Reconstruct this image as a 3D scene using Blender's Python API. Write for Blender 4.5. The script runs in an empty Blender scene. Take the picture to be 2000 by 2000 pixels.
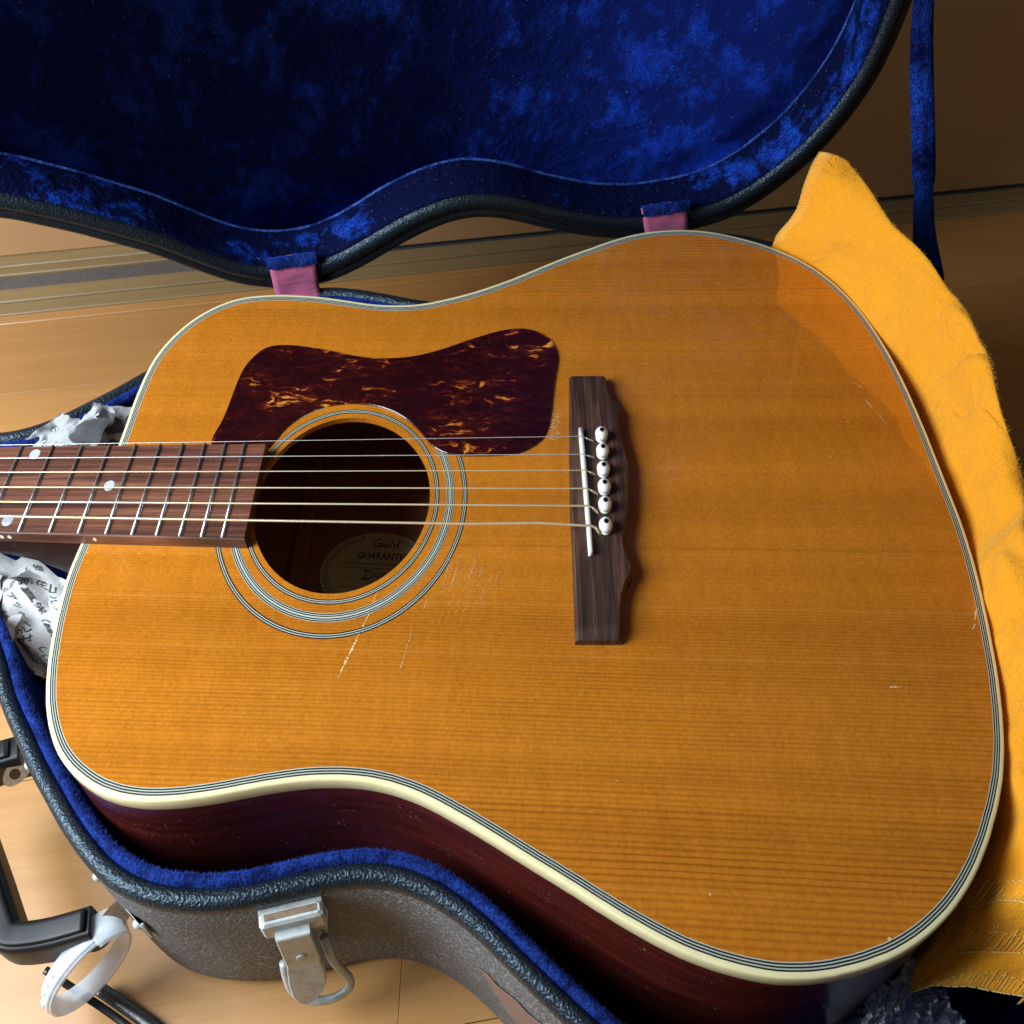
import bpy, bmesh, math, random
from math import sin, cos, pi, radians, sqrt, exp, floor
from mathutils import Vector, Matrix, noise

# ------------------------------------------------------------------ camera, light, exposure
S = bpy.context.scene
COL = S.collection
cam_d = bpy.data.cameras.new('camera')
cam = bpy.data.objects.new('camera', cam_d); COL.objects.link(cam)
cam.location = (0, 0, 0.477)
cam.rotation_euler = (radians(90 - 49.7), 0, 0)
cam_d.sensor_width = 36; cam_d.lens = 36
cam_d.clip_start = 0.01; cam_d.clip_end = 50
cam_d.dof.use_dof = True; cam_d.dof.focus_distance = 0.44; cam_d.dof.aperture_fstop = 32
S.camera = cam

world = bpy.data.worlds.new('World'); S.world = world; world.use_nodes = True
bg = world.node_tree.nodes['Background']
bg.inputs['Color'].default_value = (0.80, 0.73, 0.62, 1); bg.inputs['Strength'].default_value = 0.13

def area(name, loc, target, sx, sy, power, color):
    d = bpy.data.lights.new(name, 'AREA'); d.shape = 'RECTANGLE'; d.size = sx; d.size_y = sy
    d.energy = power; d.color = color
    o = bpy.data.objects.new(name, d); COL.objects.link(o)
    o.location = loc
    o.rotation_euler = (Vector(target) - Vector(loc)).to_track_quat('-Z', 'Y').to_euler()
    return o
# the room's window, to the left of the case
wl_ = area('window_light', (-0.60, 0.11, 0.52), (-0.25, 0.27, 0.10), 0.42, 0.52, 8.6, (0.82, 0.92, 1.0))
wl_.data.spread = radians(140)

S.view_settings.view_transform = 'Standard'; S.view_settings.look = 'None'
S.view_settings.exposure = 0.0; S.view_settings.gamma = 1.0
S.view_settings.use_curve_mapping = False
S.cycles.max_bounces = 8; S.cycles.transparent_max_bounces = 12

random.seed(7)
ZG = 131.0      # height of the guitar's top above the floor, millimetres
ZR = 101.0      # height of the case's rim
XR = 0.75       # radii along the neck relative to radii across it
BODY = [[-184.9,335.7],[-184.8,340.7],[-184.7,345.7],[-184.7,350.7],[-184.7,355.7],[-184.7,360.7],[-184.6,365.7],[-184.4,370.7],[-184.1,375.7],[-183.8,380.7],[-183.3,385.7],[-182.7,390.6],[-181.9,395.5],[-180.7,400.2],[-179.3,404.9],[-177.6,409.4],[-175.8,413.7],[-173.7,417.9],[-171.5,422.0],[-169.1,425.8],[-166.5,429.3],[-163.6,432.6],[-160.6,435.6],[-157.5,438.4],[-154.2,440.8],[-150.8,442.9],[-147.3,444.5],[-143.6,445.8],[-139.9,446.6],[-136.2,447.2],[-132.4,447.6],[-128.7,447.9],[-124.9,447.9],[-121.2,447.9],[-117.4,447.6],[-113.7,447.3],[-109.9,446.9],[-106.2,446.5],[-102.5,445.9],[-98.8,445.2],[-95.1,444.4],[-91.4,443.6],[-87.7,442.7],[-84.0,441.8],[-80.3,441.0],[-76.5,440.2],[-72.8,439.6],[-69.1,439.2],[-65.3,439.0],[-61.6,438.9],[-57.8,439.0],[-54.1,439.3],[-50.3,439.8],[-46.6,440.6],[-42.9,441.6],[-39.3,442.8],[-35.7,444.1],[-32.1,445.4],[-28.5,446.9],[-24.9,448.4],[-21.3,450.0],[-17.8,451.8],[-14.3,453.6],[-10.9,455.5],[-7.4,457.4],[-4.0,459.5],[-0.5,461.5],[2.8,463.7],[6.2,465.9],[9.6,468.2],[12.9,470.4],[16.2,472.7],[19.6,475.0],[23.0,477.2],[26.3,479.4],[29.7,481.5],[33.1,483.6],[36.6,485.7],[40.0,487.7],[43.5,489.6],[46.9,491.7],[50.3,493.7],[53.8,495.7],[57.2,497.6],[60.8,499.3],[64.3,500.9],[67.9,502.4],[71.5,503.7],[75.2,504.8],[78.9,505.7],[82.6,506.5],[86.3,507.1],[90.1,507.5],[93.8,507.8],[97.6,507.9],[101.3,507.8],[105.1,507.5],[108.8,507.0],[112.5,506.3],[116.2,505.4],[119.9,504.3],[123.5,503.0],[127.1,501.5],[130.7,500.0],[134.2,498.3],[137.7,496.6],[141.2,494.7],[144.6,492.6],[148.0,490.3],[151.2,487.9],[154.4,485.3],[157.6,482.6],[160.7,479.7],[163.6,476.6],[166.4,473.2],[169.1,469.7],[171.6,466.0],[174.0,462.1],[176.2,458.1],[178.2,453.9],[180.2,449.6],[181.9,445.2],[183.6,440.7],[185.1,436.1],[186.4,431.4],[187.7,426.7],[188.8,421.9],[189.8,417.1],[190.7,412.2],[191.5,407.4],[192.3,402.5],[193.0,397.5],[193.6,392.6],[194.1,387.6],[194.6,382.7],[195.0,377.7],[195.4,372.7],[195.7,367.7],[195.9,362.7],[196.2,357.7],[196.4,352.7],[196.6,347.7],[196.8,342.7],[196.9,337.7],[197.0,332.7],[197.1,327.7],[197.2,322.7],[197.3,317.7],[197.4,312.7],[197.5,307.7],[197.6,302.7],[197.7,297.7],[197.8,292.7],[197.8,287.7],[197.7,282.7],[197.6,277.7],[197.3,272.7],[197.1,267.7],[196.7,262.7],[196.3,257.7],[195.8,252.8],[195.3,247.8],[194.7,242.9],[194.1,237.9],[193.5,233.0],[192.8,228.1],[192.1,223.2],[191.4,218.2],[190.6,213.3],[189.8,208.5],[188.8,203.6],[187.8,198.8],[186.8,194.0],[185.6,189.2],[184.4,184.5],[183.1,179.8],[181.6,175.2],[180.0,170.7],[178.3,166.2],[176.3,161.9],[174.3,157.7],[172.2,153.6],[169.9,149.6],[167.7,145.6],[165.3,141.7],[162.8,138.0],[160.3,134.3],[157.6,130.8],[154.8,127.4],[151.9,124.2],[149.0,121.2],[145.9,118.3],[142.7,115.7],[139.4,113.2],[136.1,110.9],[132.7,108.8],[129.2,106.9],[125.7,105.2],[122.1,103.7],[118.4,102.5],[114.8,101.3],[111.1,100.3],[107.4,99.5],[103.7,98.7],[100.0,98.2],[96.2,97.8],[92.5,97.7],[88.7,97.7],[85.0,97.9],[81.2,98.4],[77.5,99.1],[73.8,99.9],[70.1,100.9],[66.5,101.9],[62.8,103.2],[59.2,104.5],[55.6,106.0],[52.1,107.7],[48.6,109.5],[45.1,111.4],[41.7,113.4],[38.2,115.4],[34.8,117.5],[31.4,119.7],[28.0,121.8],[24.7,124.0],[21.3,126.3],[17.9,128.4],[14.5,130.6],[11.1,132.7],[7.7,134.8],[4.3,137.0],[1.0,139.1],[-2.4,141.3],[-5.8,143.5],[-9.2,145.6],[-12.6,147.7],[-16.0,149.8],[-19.5,151.8],[-22.9,153.8],[-26.4,155.8],[-29.9,157.6],[-33.4,159.3],[-37.0,160.8],[-40.6,162.1],[-44.2,163.3],[-47.9,164.2],[-51.6,165.0],[-55.4,165.5],[-59.1,165.8],[-62.9,166.0],[-66.6,166.0],[-70.4,165.9],[-74.1,165.7],[-77.9,165.3],[-81.6,164.8],[-85.3,164.2],[-89.1,163.6],[-92.8,162.8],[-96.5,162.1],[-100.2,161.3],[-103.9,160.5],[-107.6,159.8],[-111.3,159.2],[-115.1,158.7],[-118.8,158.2],[-122.6,157.9],[-126.3,157.7],[-130.1,157.7],[-133.8,157.9],[-137.6,158.4],[-141.3,159.1],[-144.9,160.2],[-148.5,161.5],[-152.1,163.3],[-155.5,165.4],[-158.8,167.7],[-162.0,170.3],[-165.0,173.2],[-167.9,176.6],[-170.4,180.2],[-172.7,184.2],[-174.8,188.3],[-176.7,192.7],[-178.4,197.1],[-179.8,201.8],[-181.1,206.5],[-182.2,211.3],[-183.2,216.1],[-184.0,221.0],[-184.8,225.9],[-185.4,230.8],[-186.0,235.7],[-186.4,240.7],[-186.8,245.7],[-187.1,250.7],[-187.3,255.7],[-187.3,260.7],[-187.1,265.7],[-186.8,270.7],[-186.4,275.7],[-186.1,280.6],[-186.0,285.6],[-185.8,290.6],[-185.7,295.7],[-185.6,300.7],[-185.5,305.7],[-185.4,310.7],[-185.3,315.7],[-185.2,320.7],[-185.1,325.7],[-185.0,330.7]]
GUARD = [[-141.1,335.2],[-141.3,337.5],[-141.1,339.9],[-140.6,342.2],[-140.1,344.6],[-139.5,346.9],[-139.0,349.2],[-138.6,351.6],[-138.3,354.0],[-138.0,356.4],[-137.8,358.7],[-137.6,361.1],[-137.4,363.5],[-137.2,365.9],[-137.0,368.3],[-136.8,370.7],[-136.6,373.1],[-136.4,375.5],[-136.2,377.9],[-135.9,380.3],[-135.6,382.6],[-135.2,385.0],[-134.7,387.3],[-134.0,389.7],[-133.2,391.9],[-132.3,394.1],[-131.2,396.3],[-130.0,398.3],[-128.7,400.3],[-127.1,402.1],[-125.3,403.5],[-123.1,404.5],[-120.8,405.1],[-118.4,405.4],[-116.0,405.4],[-113.6,405.3],[-111.3,405.0],[-108.9,404.7],[-106.5,404.3],[-104.2,403.8],[-101.8,403.3],[-99.5,402.8],[-97.1,402.2],[-94.8,401.6],[-92.5,400.9],[-90.2,400.2],[-87.9,399.5],[-85.7,398.7],[-83.4,398.0],[-81.1,397.3],[-78.7,396.8],[-76.4,396.2],[-74.0,395.8],[-71.7,395.4],[-69.3,395.2],[-66.9,395.1],[-64.5,395.1],[-62.1,395.2],[-59.7,395.3],[-57.3,395.5],[-54.9,395.8],[-52.6,396.2],[-50.2,396.8],[-47.9,397.4],[-45.6,398.1],[-43.4,398.9],[-41.1,399.8],[-38.9,400.7],[-36.7,401.7],[-34.6,402.8],[-32.4,403.8],[-30.3,405.0],[-28.2,406.1],[-26.1,407.3],[-24.0,408.4],[-21.8,409.5],[-19.7,410.6],[-17.5,411.6],[-15.4,412.7],[-13.2,413.7],[-11.0,414.7],[-8.8,415.6],[-6.6,416.5],[-4.3,417.2],[-1.9,417.7],[0.4,418.2],[2.8,418.4],[5.2,418.4],[7.6,418.1],[9.9,417.5],[12.0,416.5],[14.0,415.2],[15.9,413.7],[17.6,412.0],[19.2,410.2],[20.5,408.2],[21.5,406.1],[22.3,403.8],[22.9,401.5],[23.3,399.1],[23.5,396.8],[23.5,394.4],[23.3,392.0],[23.0,389.6],[22.7,387.2],[22.3,384.8],[21.9,382.5],[21.6,380.1],[21.3,377.7],[21.0,375.3],[20.7,373.0],[20.4,370.6],[20.2,368.2],[19.9,365.8],[19.7,363.4],[19.5,361.0],[19.3,358.6],[19.0,356.2],[18.7,353.9],[18.4,351.5],[18.0,349.1],[17.5,346.8],[16.9,344.4],[16.2,342.2],[15.3,339.9],[14.1,337.8],[12.7,335.9],[11.1,334.1],[9.3,332.6],[7.4,331.1],[5.4,329.9],[3.2,328.9],[0.9,328.3],[-1.5,327.9],[-3.9,327.6],[-6.3,327.4],[-8.6,327.3],[-11.0,327.2],[-13.4,327.2],[-15.8,327.2],[-18.2,327.2],[-20.6,327.2],[-23.0,327.3],[-25.4,327.6],[-27.8,328.0],[-30.1,328.6],[-32.3,329.6],[-34.3,330.9],[-36.1,332.4],[-37.7,334.2],[-39.1,336.1],[-40.4,338.1],[-41.7,340.1],[-43.1,342.1],[-44.5,344.1],[-45.9,346.0],[-47.4,347.8],[-49.0,349.6],[-50.7,351.4],[-52.5,352.9],[-54.4,354.4],[-56.3,355.8],[-58.4,357.1],[-60.5,358.2],[-62.7,359.2],[-64.9,360.0],[-67.2,360.7],[-69.5,361.3],[-71.9,361.7],[-74.3,362.0],[-76.7,362.1],[-79.1,362.0],[-81.4,361.8],[-83.8,361.4],[-86.2,360.9],[-88.5,360.3],[-90.7,359.5],[-92.9,358.5],[-95.0,357.4],[-97.1,356.1],[-99.0,354.7],[-100.8,353.2],[-102.6,351.5],[-104.2,349.7],[-105.7,347.8],[-107.1,345.9],[-108.3,343.8],[-109.3,341.7],[-110.2,339.4],[-111.1,337.2],[-112.2,335.1],[-113.3,332.9],[-114.5,330.9],[-116.0,329.0],[-117.8,327.6],[-120.0,326.7],[-122.4,326.3],[-124.7,326.1],[-127.1,326.1],[-129.5,326.3],[-131.9,326.8],[-134.1,327.6],[-136.2,328.7],[-138.1,330.2],[-139.6,331.9],[-140.7,334.0]]
BRIDGE = [[28.2,46.1,378.4],[28.2,46.1,376.1],[28.1,46.1,373.9],[28.0,46.2,371.6],[27.9,46.3,369.4],[27.8,46.6,367.2],[27.8,47.0,364.9],[27.7,47.6,362.7],[27.6,48.3,360.4],[27.5,48.9,358.2],[27.4,49.6,356.0],[27.4,50.3,353.7],[27.3,50.9,351.5],[27.2,50.7,349.2],[27.1,50.4,347.0],[27.0,50.2,344.7],[27.0,50.1,342.5],[26.9,50.2,340.3],[26.8,50.2,338.0],[26.7,50.3,335.8],[26.7,50.5,333.5],[26.6,50.8,331.3],[26.5,51.1,329.1],[26.4,51.5,326.8],[26.3,51.8,324.6],[26.3,52.1,322.3],[26.2,52.4,320.1],[26.2,52.6,317.9],[26.1,52.7,315.6],[26.1,52.6,313.4],[26.0,52.5,311.1],[26.0,52.4,308.9],[25.9,52.3,306.7],[25.9,52.1,304.4],[25.8,51.9,302.2],[25.7,51.8,299.9],[25.7,51.6,297.7],[25.6,51.3,295.5],[25.6,51.1,293.2],[25.5,50.9,291.0],[25.5,50.6,288.7],[25.5,50.3,286.5],[25.6,49.9,284.3],[25.6,49.4,282.0],[25.6,49.0,279.8],[25.6,48.5,277.5],[25.6,48.1,275.3],[25.6,47.7,273.1],[25.6,47.5,270.8],[25.6,47.7,268.6],[25.5,48.1,266.3],[25.5,48.6,264.1],[25.5,49.1,261.9],[25.5,49.6,259.6],[25.5,50.0,257.4],[25.5,49.6,255.1],[25.4,48.8,252.9],[25.4,47.4,250.7],[25.4,46.5,248.4],[25.4,45.8,246.2],[25.3,45.2,243.9],[25.3,44.8,241.7],[25.3,44.5,239.5],[25.3,44.2,237.2],[25.2,44.0,235.0],[25.2,43.8,232.7],[25.2,43.7,230.5],[25.1,43.5,228.3],[25.1,43.3,226.0],[25.1,43.2,223.8]]
SADDLE = [[30.7,335.7,141.5],[32.8,335.7,141.5],[33.8,263.0,141.5],[31.9,262.7,141.5]]
PINS = [[41.1,331.4,141.5],[41.0,320.9,141.5],[40.7,309.8,141.5],[40.5,299.3,141.5],[40.2,288.9,141.5],[39.8,277.1,141.5]]
STRINGS = [[-233.0,324.7,141.2,31.8,329.0,142.6,36.9,329.0,139.6],[-230.4,316.5,141.2,32.2,317.7,142.6,36.8,318.5,139.6],[-227.6,307.9,141.2,32.6,307.9,142.6,36.8,308.0,139.6],[-224.8,299.0,141.2,32.6,297.1,142.6,37.2,296.6,139.6],[-222.0,290.6,141.2,32.8,287.1,142.6,36.9,285.8,139.6],[-219.4,282.3,141.2,33.6,275.9,142.6,36.9,274.4,139.6]]
FRB = [[25.8222,268.8944],[-0.7276,0.0258]]
FRT = [[27.0038,331.2177],[-0.7313,-0.0115]]
FBEND = [[-113.2,329.9],[-113.8,272.9]]
DOTS = [[-218.0,322.9],[-217.9,283.4],[-179.1,303.6]]
HOLE = [[-114.8,297.9],[-36.8,297.3],[-81.7,352.8],[-70.5,248.9]]
CASE = [[-264.6,375.2],[-260.1,375.9],[-255.7,377.2],[-251.4,378.9],[-247.2,381.0],[-243.1,383.5],[-239.1,386.2],[-235.3,389.2],[-231.5,392.5],[-227.8,395.9],[-224.0,399.2],[-220.3,402.6],[-216.6,406.0],[-213.0,409.5],[-209.4,413.2],[-205.9,416.9],[-202.3,420.5],[-198.8,424.2],[-195.2,427.8],[-191.7,431.6],[-188.3,435.5],[-185.0,439.6],[-181.8,443.8],[-178.7,448.1],[-175.5,452.4],[-172.4,456.6],[-169.2,460.8],[-165.9,464.9],[-162.6,468.9],[-159.1,472.7],[-155.4,476.2],[-151.6,479.4],[-147.7,482.4],[-143.7,485.0],[-139.5,487.4],[-135.3,489.4],[-131.0,491.3],[-126.7,492.8],[-122.3,494.0],[-117.9,495.0],[-113.4,495.7],[-108.9,496.0],[-104.4,496.0],[-99.9,495.6],[-95.5,494.9],[-91.0,494.1],[-86.6,493.1],[-82.2,492.0],[-77.8,490.8],[-73.4,489.6],[-69.0,488.2],[-64.6,486.9],[-60.2,485.7],[-55.8,484.5],[-51.4,483.5],[-46.9,482.6],[-42.5,481.9],[-38.0,481.4],[-33.5,481.0],[-29.0,480.9],[-24.5,481.2],[-20.1,481.9],[-15.6,483.0],[-11.3,484.5],[-7.1,486.5],[-2.9,488.8],[1.2,491.4],[5.1,494.2],[9.0,497.2],[12.8,500.3],[16.7,503.5],[20.5,506.7],[24.3,509.8],[28.2,512.8],[32.1,515.8],[36.0,518.7],[40.0,521.6],[44.0,524.3],[48.0,527.0],[52.0,529.6],[56.1,532.0],[60.3,534.3],[64.5,536.4],[68.7,538.4],[73.0,540.2],[77.3,541.9],[81.7,543.4],[86.1,544.8],[90.5,546.0],[94.9,547.1],[99.3,548.0],[103.8,548.9],[108.2,549.6],[112.7,550.2],[117.2,550.6],[121.7,551.0],[126.2,551.1],[130.6,551.0],[135.1,550.5],[139.6,549.7],[144.0,548.5],[148.4,547.2],[152.7,545.6],[157.0,543.8],[161.2,541.8],[165.4,539.6],[169.5,537.2],[173.6,534.7],[177.6,532.0],[181.6,529.1],[185.4,526.1],[189.2,522.9],[192.9,519.5],[196.5,515.9],[200.0,512.1],[203.4,508.1],[206.6,504.0],[209.7,499.7],[212.8,495.3],[215.7,490.7],[218.5,486.0],[221.1,481.2],[223.5,476.1],[225.7,470.9],[227.7,465.5],[229.5,460.0],[231.2,454.5],[232.7,448.8],[234.1,443.1],[235.5,437.4],[236.8,431.7],[238.1,425.9],[239.3,420.2],[240.6,414.4],[241.8,408.7],[242.9,402.9],[244.0,397.0],[244.9,391.2],[245.8,385.3],[246.7,379.4],[247.4,373.5],[248.1,367.6],[248.8,361.7],[249.4,355.7],[249.9,349.8],[250.3,343.8],[250.7,337.8],[251.0,331.9],[251.2,325.9],[251.4,319.9],[251.5,313.9],[251.5,307.9],[251.5,301.9],[251.4,295.9],[251.3,289.9],[251.1,283.9],[250.9,278.0],[250.7,272.0],[250.3,266.0],[250.0,260.0],[249.6,254.1],[249.2,248.1],[248.7,242.1],[248.2,236.2],[247.6,230.2],[247.1,224.3],[246.5,218.3],[245.8,212.4],[245.2,206.5],[244.5,200.6],[243.9,194.6],[243.3,188.7],[242.7,182.8],[242.0,176.8],[241.4,170.9],[240.7,165.0],[239.8,159.1],[238.8,153.2],[237.6,147.5],[236.2,141.8],[234.6,136.2],[232.8,130.7],[230.8,125.3],[228.7,120.1],[226.3,114.9],[223.8,110.0],[221.2,105.1],[218.4,100.4],[215.4,95.9],[212.3,91.6],[209.1,87.4],[205.7,83.4],[202.3,79.6],[198.8,75.9],[195.1,72.4],[191.4,69.0],[187.6,65.8],[183.7,62.8],[179.7,60.0],[175.7,57.4],[171.6,54.9],[167.5,52.6],[163.2,50.5],[159.0,48.6],[154.7,46.8],[150.4,45.2],[146.0,43.8],[141.6,42.6],[137.2,41.5],[132.7,40.7],[128.3,40.1],[123.8,39.8],[119.3,39.6],[114.8,39.6],[110.3,39.8],[105.8,40.3],[101.3,41.0],[96.9,41.9],[92.5,43.1],[88.1,44.6],[83.8,46.3],[79.6,48.3],[75.4,50.4],[71.3,52.7],[67.1,55.1],[63.0,57.6],[59.0,60.2],[55.0,62.9],[51.0,65.7],[47.1,68.6],[43.2,71.6],[39.3,74.7],[35.5,77.8],[31.7,81.0],[27.9,84.3],[24.2,87.6],[20.4,90.9],[16.7,94.2],[13.0,97.6],[9.3,100.9],[5.6,104.4],[1.9,107.8],[-1.7,111.3],[-5.4,114.8],[-9.0,118.3],[-12.8,121.7],[-16.6,124.8],[-20.5,127.8],[-24.5,130.4],[-28.6,132.9],[-32.8,135.0],[-37.1,136.8],[-41.5,138.3],[-45.9,139.3],[-50.4,139.8],[-54.9,140.0],[-59.4,139.8],[-63.8,139.3],[-68.3,138.6],[-72.7,137.7],[-77.2,136.6],[-81.6,135.6],[-86.0,134.5],[-90.4,133.4],[-94.9,132.4],[-99.3,131.6],[-103.8,131.0],[-108.3,130.6],[-112.8,130.4],[-117.3,130.5],[-121.7,130.8],[-126.2,131.3],[-130.7,132.0],[-135.1,133.1],[-139.5,134.6],[-143.7,136.4],[-147.9,138.6],[-152.0,141.2],[-155.9,144.1],[-159.7,147.3],[-163.3,150.8],[-166.9,154.4],[-170.4,158.2],[-173.9,162.0],[-177.2,166.0],[-180.5,170.1],[-183.8,174.2],[-187.1,178.2],[-190.4,182.3],[-193.6,186.5],[-196.8,190.8],[-199.8,195.2],[-202.9,199.5],[-206.1,203.8],[-209.2,208.1],[-212.2,212.5],[-215.1,217.1],[-217.8,222.0],[-220.4,226.8],[-223.0,231.7],[-225.8,236.4],[-228.7,241.0],[-231.6,245.5],[-234.7,249.9],[-237.9,254.0],[-241.3,257.9],[-244.9,261.5],[-248.7,264.8],[-252.6,267.8],[-256.6,270.5],[-260.7,273.0],[-264.8,275.3],[-269.1,277.3],[-273.3,279.2],[-277.7,280.8],[-282.0,282.2],[-286.4,283.5],[-290.8,284.7],[-295.3,285.7],[-299.7,286.6],[-304.1,287.5],[-308.6,288.3],[-313.1,289.0],[-317.5,289.6],[-322.0,290.1],[-326.5,290.5],[-331.0,290.8],[-335.5,290.9],[-340.0,291.0],[-344.5,291.1],[-349.0,291.1],[-353.5,291.2],[-357.9,291.3],[-362.4,291.5],[-366.9,291.9],[-371.4,292.5],[-375.8,293.7],[-379.9,296.0],[-383.4,299.7],[-386.0,304.6],[-387.7,310.2],[-388.7,316.0],[-389.4,321.9],[-389.7,327.9],[-389.7,333.9],[-389.3,339.8],[-388.7,345.8],[-387.6,351.6],[-386.0,357.2],[-383.7,362.3],[-380.4,366.4],[-376.5,369.2],[-372.2,371.1],[-367.8,372.2],[-363.3,373.1],[-358.9,373.7],[-354.4,374.2],[-349.9,374.6],[-345.4,375.0],[-340.9,375.3],[-336.4,375.6],[-331.9,375.9],[-327.5,376.1],[-323.0,376.4],[-318.5,376.6],[-314.0,376.8],[-309.5,376.9],[-305.0,377.0],[-300.5,377.0],[-296.0,376.9],[-291.5,376.7],[-287.0,376.4],[-282.5,376.0],[-278.1,375.6],[-273.6,375.2],[-269.1,375.1]]
HINGE = [[-128.5921,492.24,101.0],[0.9722,0.2341,0.0],[-0.2341,0.9722,0.0]]
RIBBON = [[[-11.9,23.8],[13.8,20.7],[-13.3,2.3],[13.0,-5.1]],[[210.9,24.1],[238.1,24.2],[216.6,10.7],[248.9,5.2]]]
CLOTH = [[166.0,503.8,181.0,176.9,494.8,183.0],[158.3,494.4,168.0,183.8,472.1,181.0],[154.5,494.6,146.0,190.3,443.9,179.0],[151.2,496.6,128.0,199.5,422.2,177.0],[171.1,472.0,127.0,206.4,402.6,174.0],[182.7,447.0,127.0,210.4,386.2,174.0],[191.8,415.5,127.0,212.8,368.2,172.0],[199.2,395.5,127.0,214.7,354.2,170.0],[203.0,375.0,127.0,214.5,336.3,165.0],[204.1,352.3,127.0,216.5,317.6,158.0],[204.8,327.3,127.0,218.7,300.6,152.0],[203.1,296.8,127.0,216.5,277.3,150.0],[198.4,260.0,127.0,211.4,242.9,150.0],[196.7,230.8,124.0,206.7,215.1,148.0],[191.0,197.8,124.0,199.8,186.0,145.0],[185.5,175.2,122.0,195.7,165.3,142.0],[178.0,153.8,116.0,190.9,144.4,138.0],[168.8,136.5,102.0,187.0,126.3,130.0],[158.6,125.9,84.0,184.5,115.0,118.0],[149.3,119.0,64.0,183.6,108.6,106.0],[147.3,115.3,54.0,178.7,102.2,96.0]]

# ------------------------------------------------------------------ helpers
def link(o, parent=None):
    COL.objects.link(o)
    if parent is not None:
        o.parent = parent
        o.matrix_parent_inverse = parent_world(parent).inverted()
    return o
def parent_world(p):
    m = Matrix.LocRotScale(p.location, p.rotation_euler, p.scale)
    return (parent_world(p.parent) @ p.matrix_parent_inverse @ m) if p.parent else m
def empty(name, loc_mm, label=None, cat=None, group=None):
    o = bpy.data.objects.new(name, None); o.empty_display_size = 0.02
    o.location = Vector(loc_mm) * 0.001
    COL.objects.link(o)
    tag(o, label, cat, group)
    return o
def tag(o, label=None, cat=None, group=None, kind=None):
    if label: o['label'] = label
    if cat: o['category'] = cat
    if group: o['group'] = group
    if kind: o['kind'] = kind
    return o
def mk(name, V, F, mats, parent=None, smooth=True, fm=None, loc=None):
    """one mesh object from millimetre coordinates"""
    me = bpy.data.meshes.new(name)
    me.from_pydata([(v[0]*.001, v[1]*.001, v[2]*.001) for v in V], [], F)
    if not isinstance(mats, (list, tuple)): mats = [mats]
    for m in mats: me.materials.append(m)
    if fm: me.polygons.foreach_set('material_index', fm)
    if smooth: me.polygons.foreach_set('use_smooth', [True]*len(me.polygons))
    me.update()
    o = bpy.data.objects.new(name, me)
    if loc: o.location = Vector(loc)*.001
    return link(o, parent)
def fixn(o):
    bm = bmesh.new(); bm.from_mesh(o.data)
    bmesh.ops.recalc_face_normals(bm, faces=bm.faces)
    bm.to_mesh(o.data); bm.free(); o.data.update()
    return o
def again(o, parent, loc=None, rz=None):
    c = o.copy(); COL.objects.link(c)
    if loc is not None: c.location = Vector(loc)*.001
    if rz is not None: c.rotation_euler.z = rz
    return c
def edge_split(o, ang=40):
    bm = bmesh.new(); bm.from_mesh(o.data)
    for e in bm.edges:
        if len(e.link_faces) == 2 and e.calc_face_angle(0) > radians(ang): e.smooth = False
    bm.to_mesh(o.data); bm.free(); return o
def normals(P):
    """inward normals of a closed outline (clockwise or not), ready to be multiplied by a distance"""
    n = len(P); A = 0
    for i in range(n):
        x0, y0 = P[i-1][:2]; x1, y1 = P[i][:2]; A += x0*y1 - x1*y0
    s = 1 if A > 0 else -1
    out = []
    for i in range(n):
        tx = (P[(i+1) % n][0] - P[i-1][0]) / XR; ty = P[(i+1) % n][1] - P[i-1][1]
        l = sqrt(tx*tx + ty*ty) or 1
        out.append((-ty/l*s*XR, tx/l*s))
    return out
def off(P, N, d): return [(p[0] + n[0]*d, p[1] + n[1]*d) for p, n in zip(P, N)]
def sweep(P, prof, closed_prof=False, fn=None):
    """prof = [(inset, z)] carried round a closed outline P"""
    N = normals(P); n = len(P); m = len(prof); V = []; F = []
    for d, z in prof:
        for i in range(n):
            V.append((P[i][0] + N[i][0]*d, P[i][1] + N[i][1]*d, z))
    for j in range(m if closed_prof else m-1):
        a = j*n; b = ((j+1) % m)*n
        for i in range(n):
            k = (i+1) % n
            F.append((a+i, a+k, b+k, b+i))
    if fn: V = [fn(v) for v in V]
    return V, F
def fill(loops, z):
    """triangulated flat face between an outer loop and holes"""
    bm = bmesh.new(); E = []
    for L in loops:
        vs = [bm.verts.new((p[0], p[1], z)) for p in L]
        for i in range(len(vs)): E.append(bm.edges.new((vs[i-1], vs[i])))
    bmesh.ops.triangle_fill(bm, edges=E, use_beauty=True, use_dissolve=False, normal=(0, 0, 1))
    bm.verts.index_update()
    V = [tuple(v.co) for v in bm.verts]; F = []
    for f in bm.faces:
        ix = [v.index for v in f.verts]
        if f.normal.z < 0 or f.calc_center_median() is None: ix.reverse()
        F.append(tuple(ix))
    bm.free()
    return V, F
def join(*VF):
    V = []; F = []
    for v, f in VF:
        o = len(V); V += list(v); F += [tuple(i+o for i in q) for q in f]
    return V, F
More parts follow.
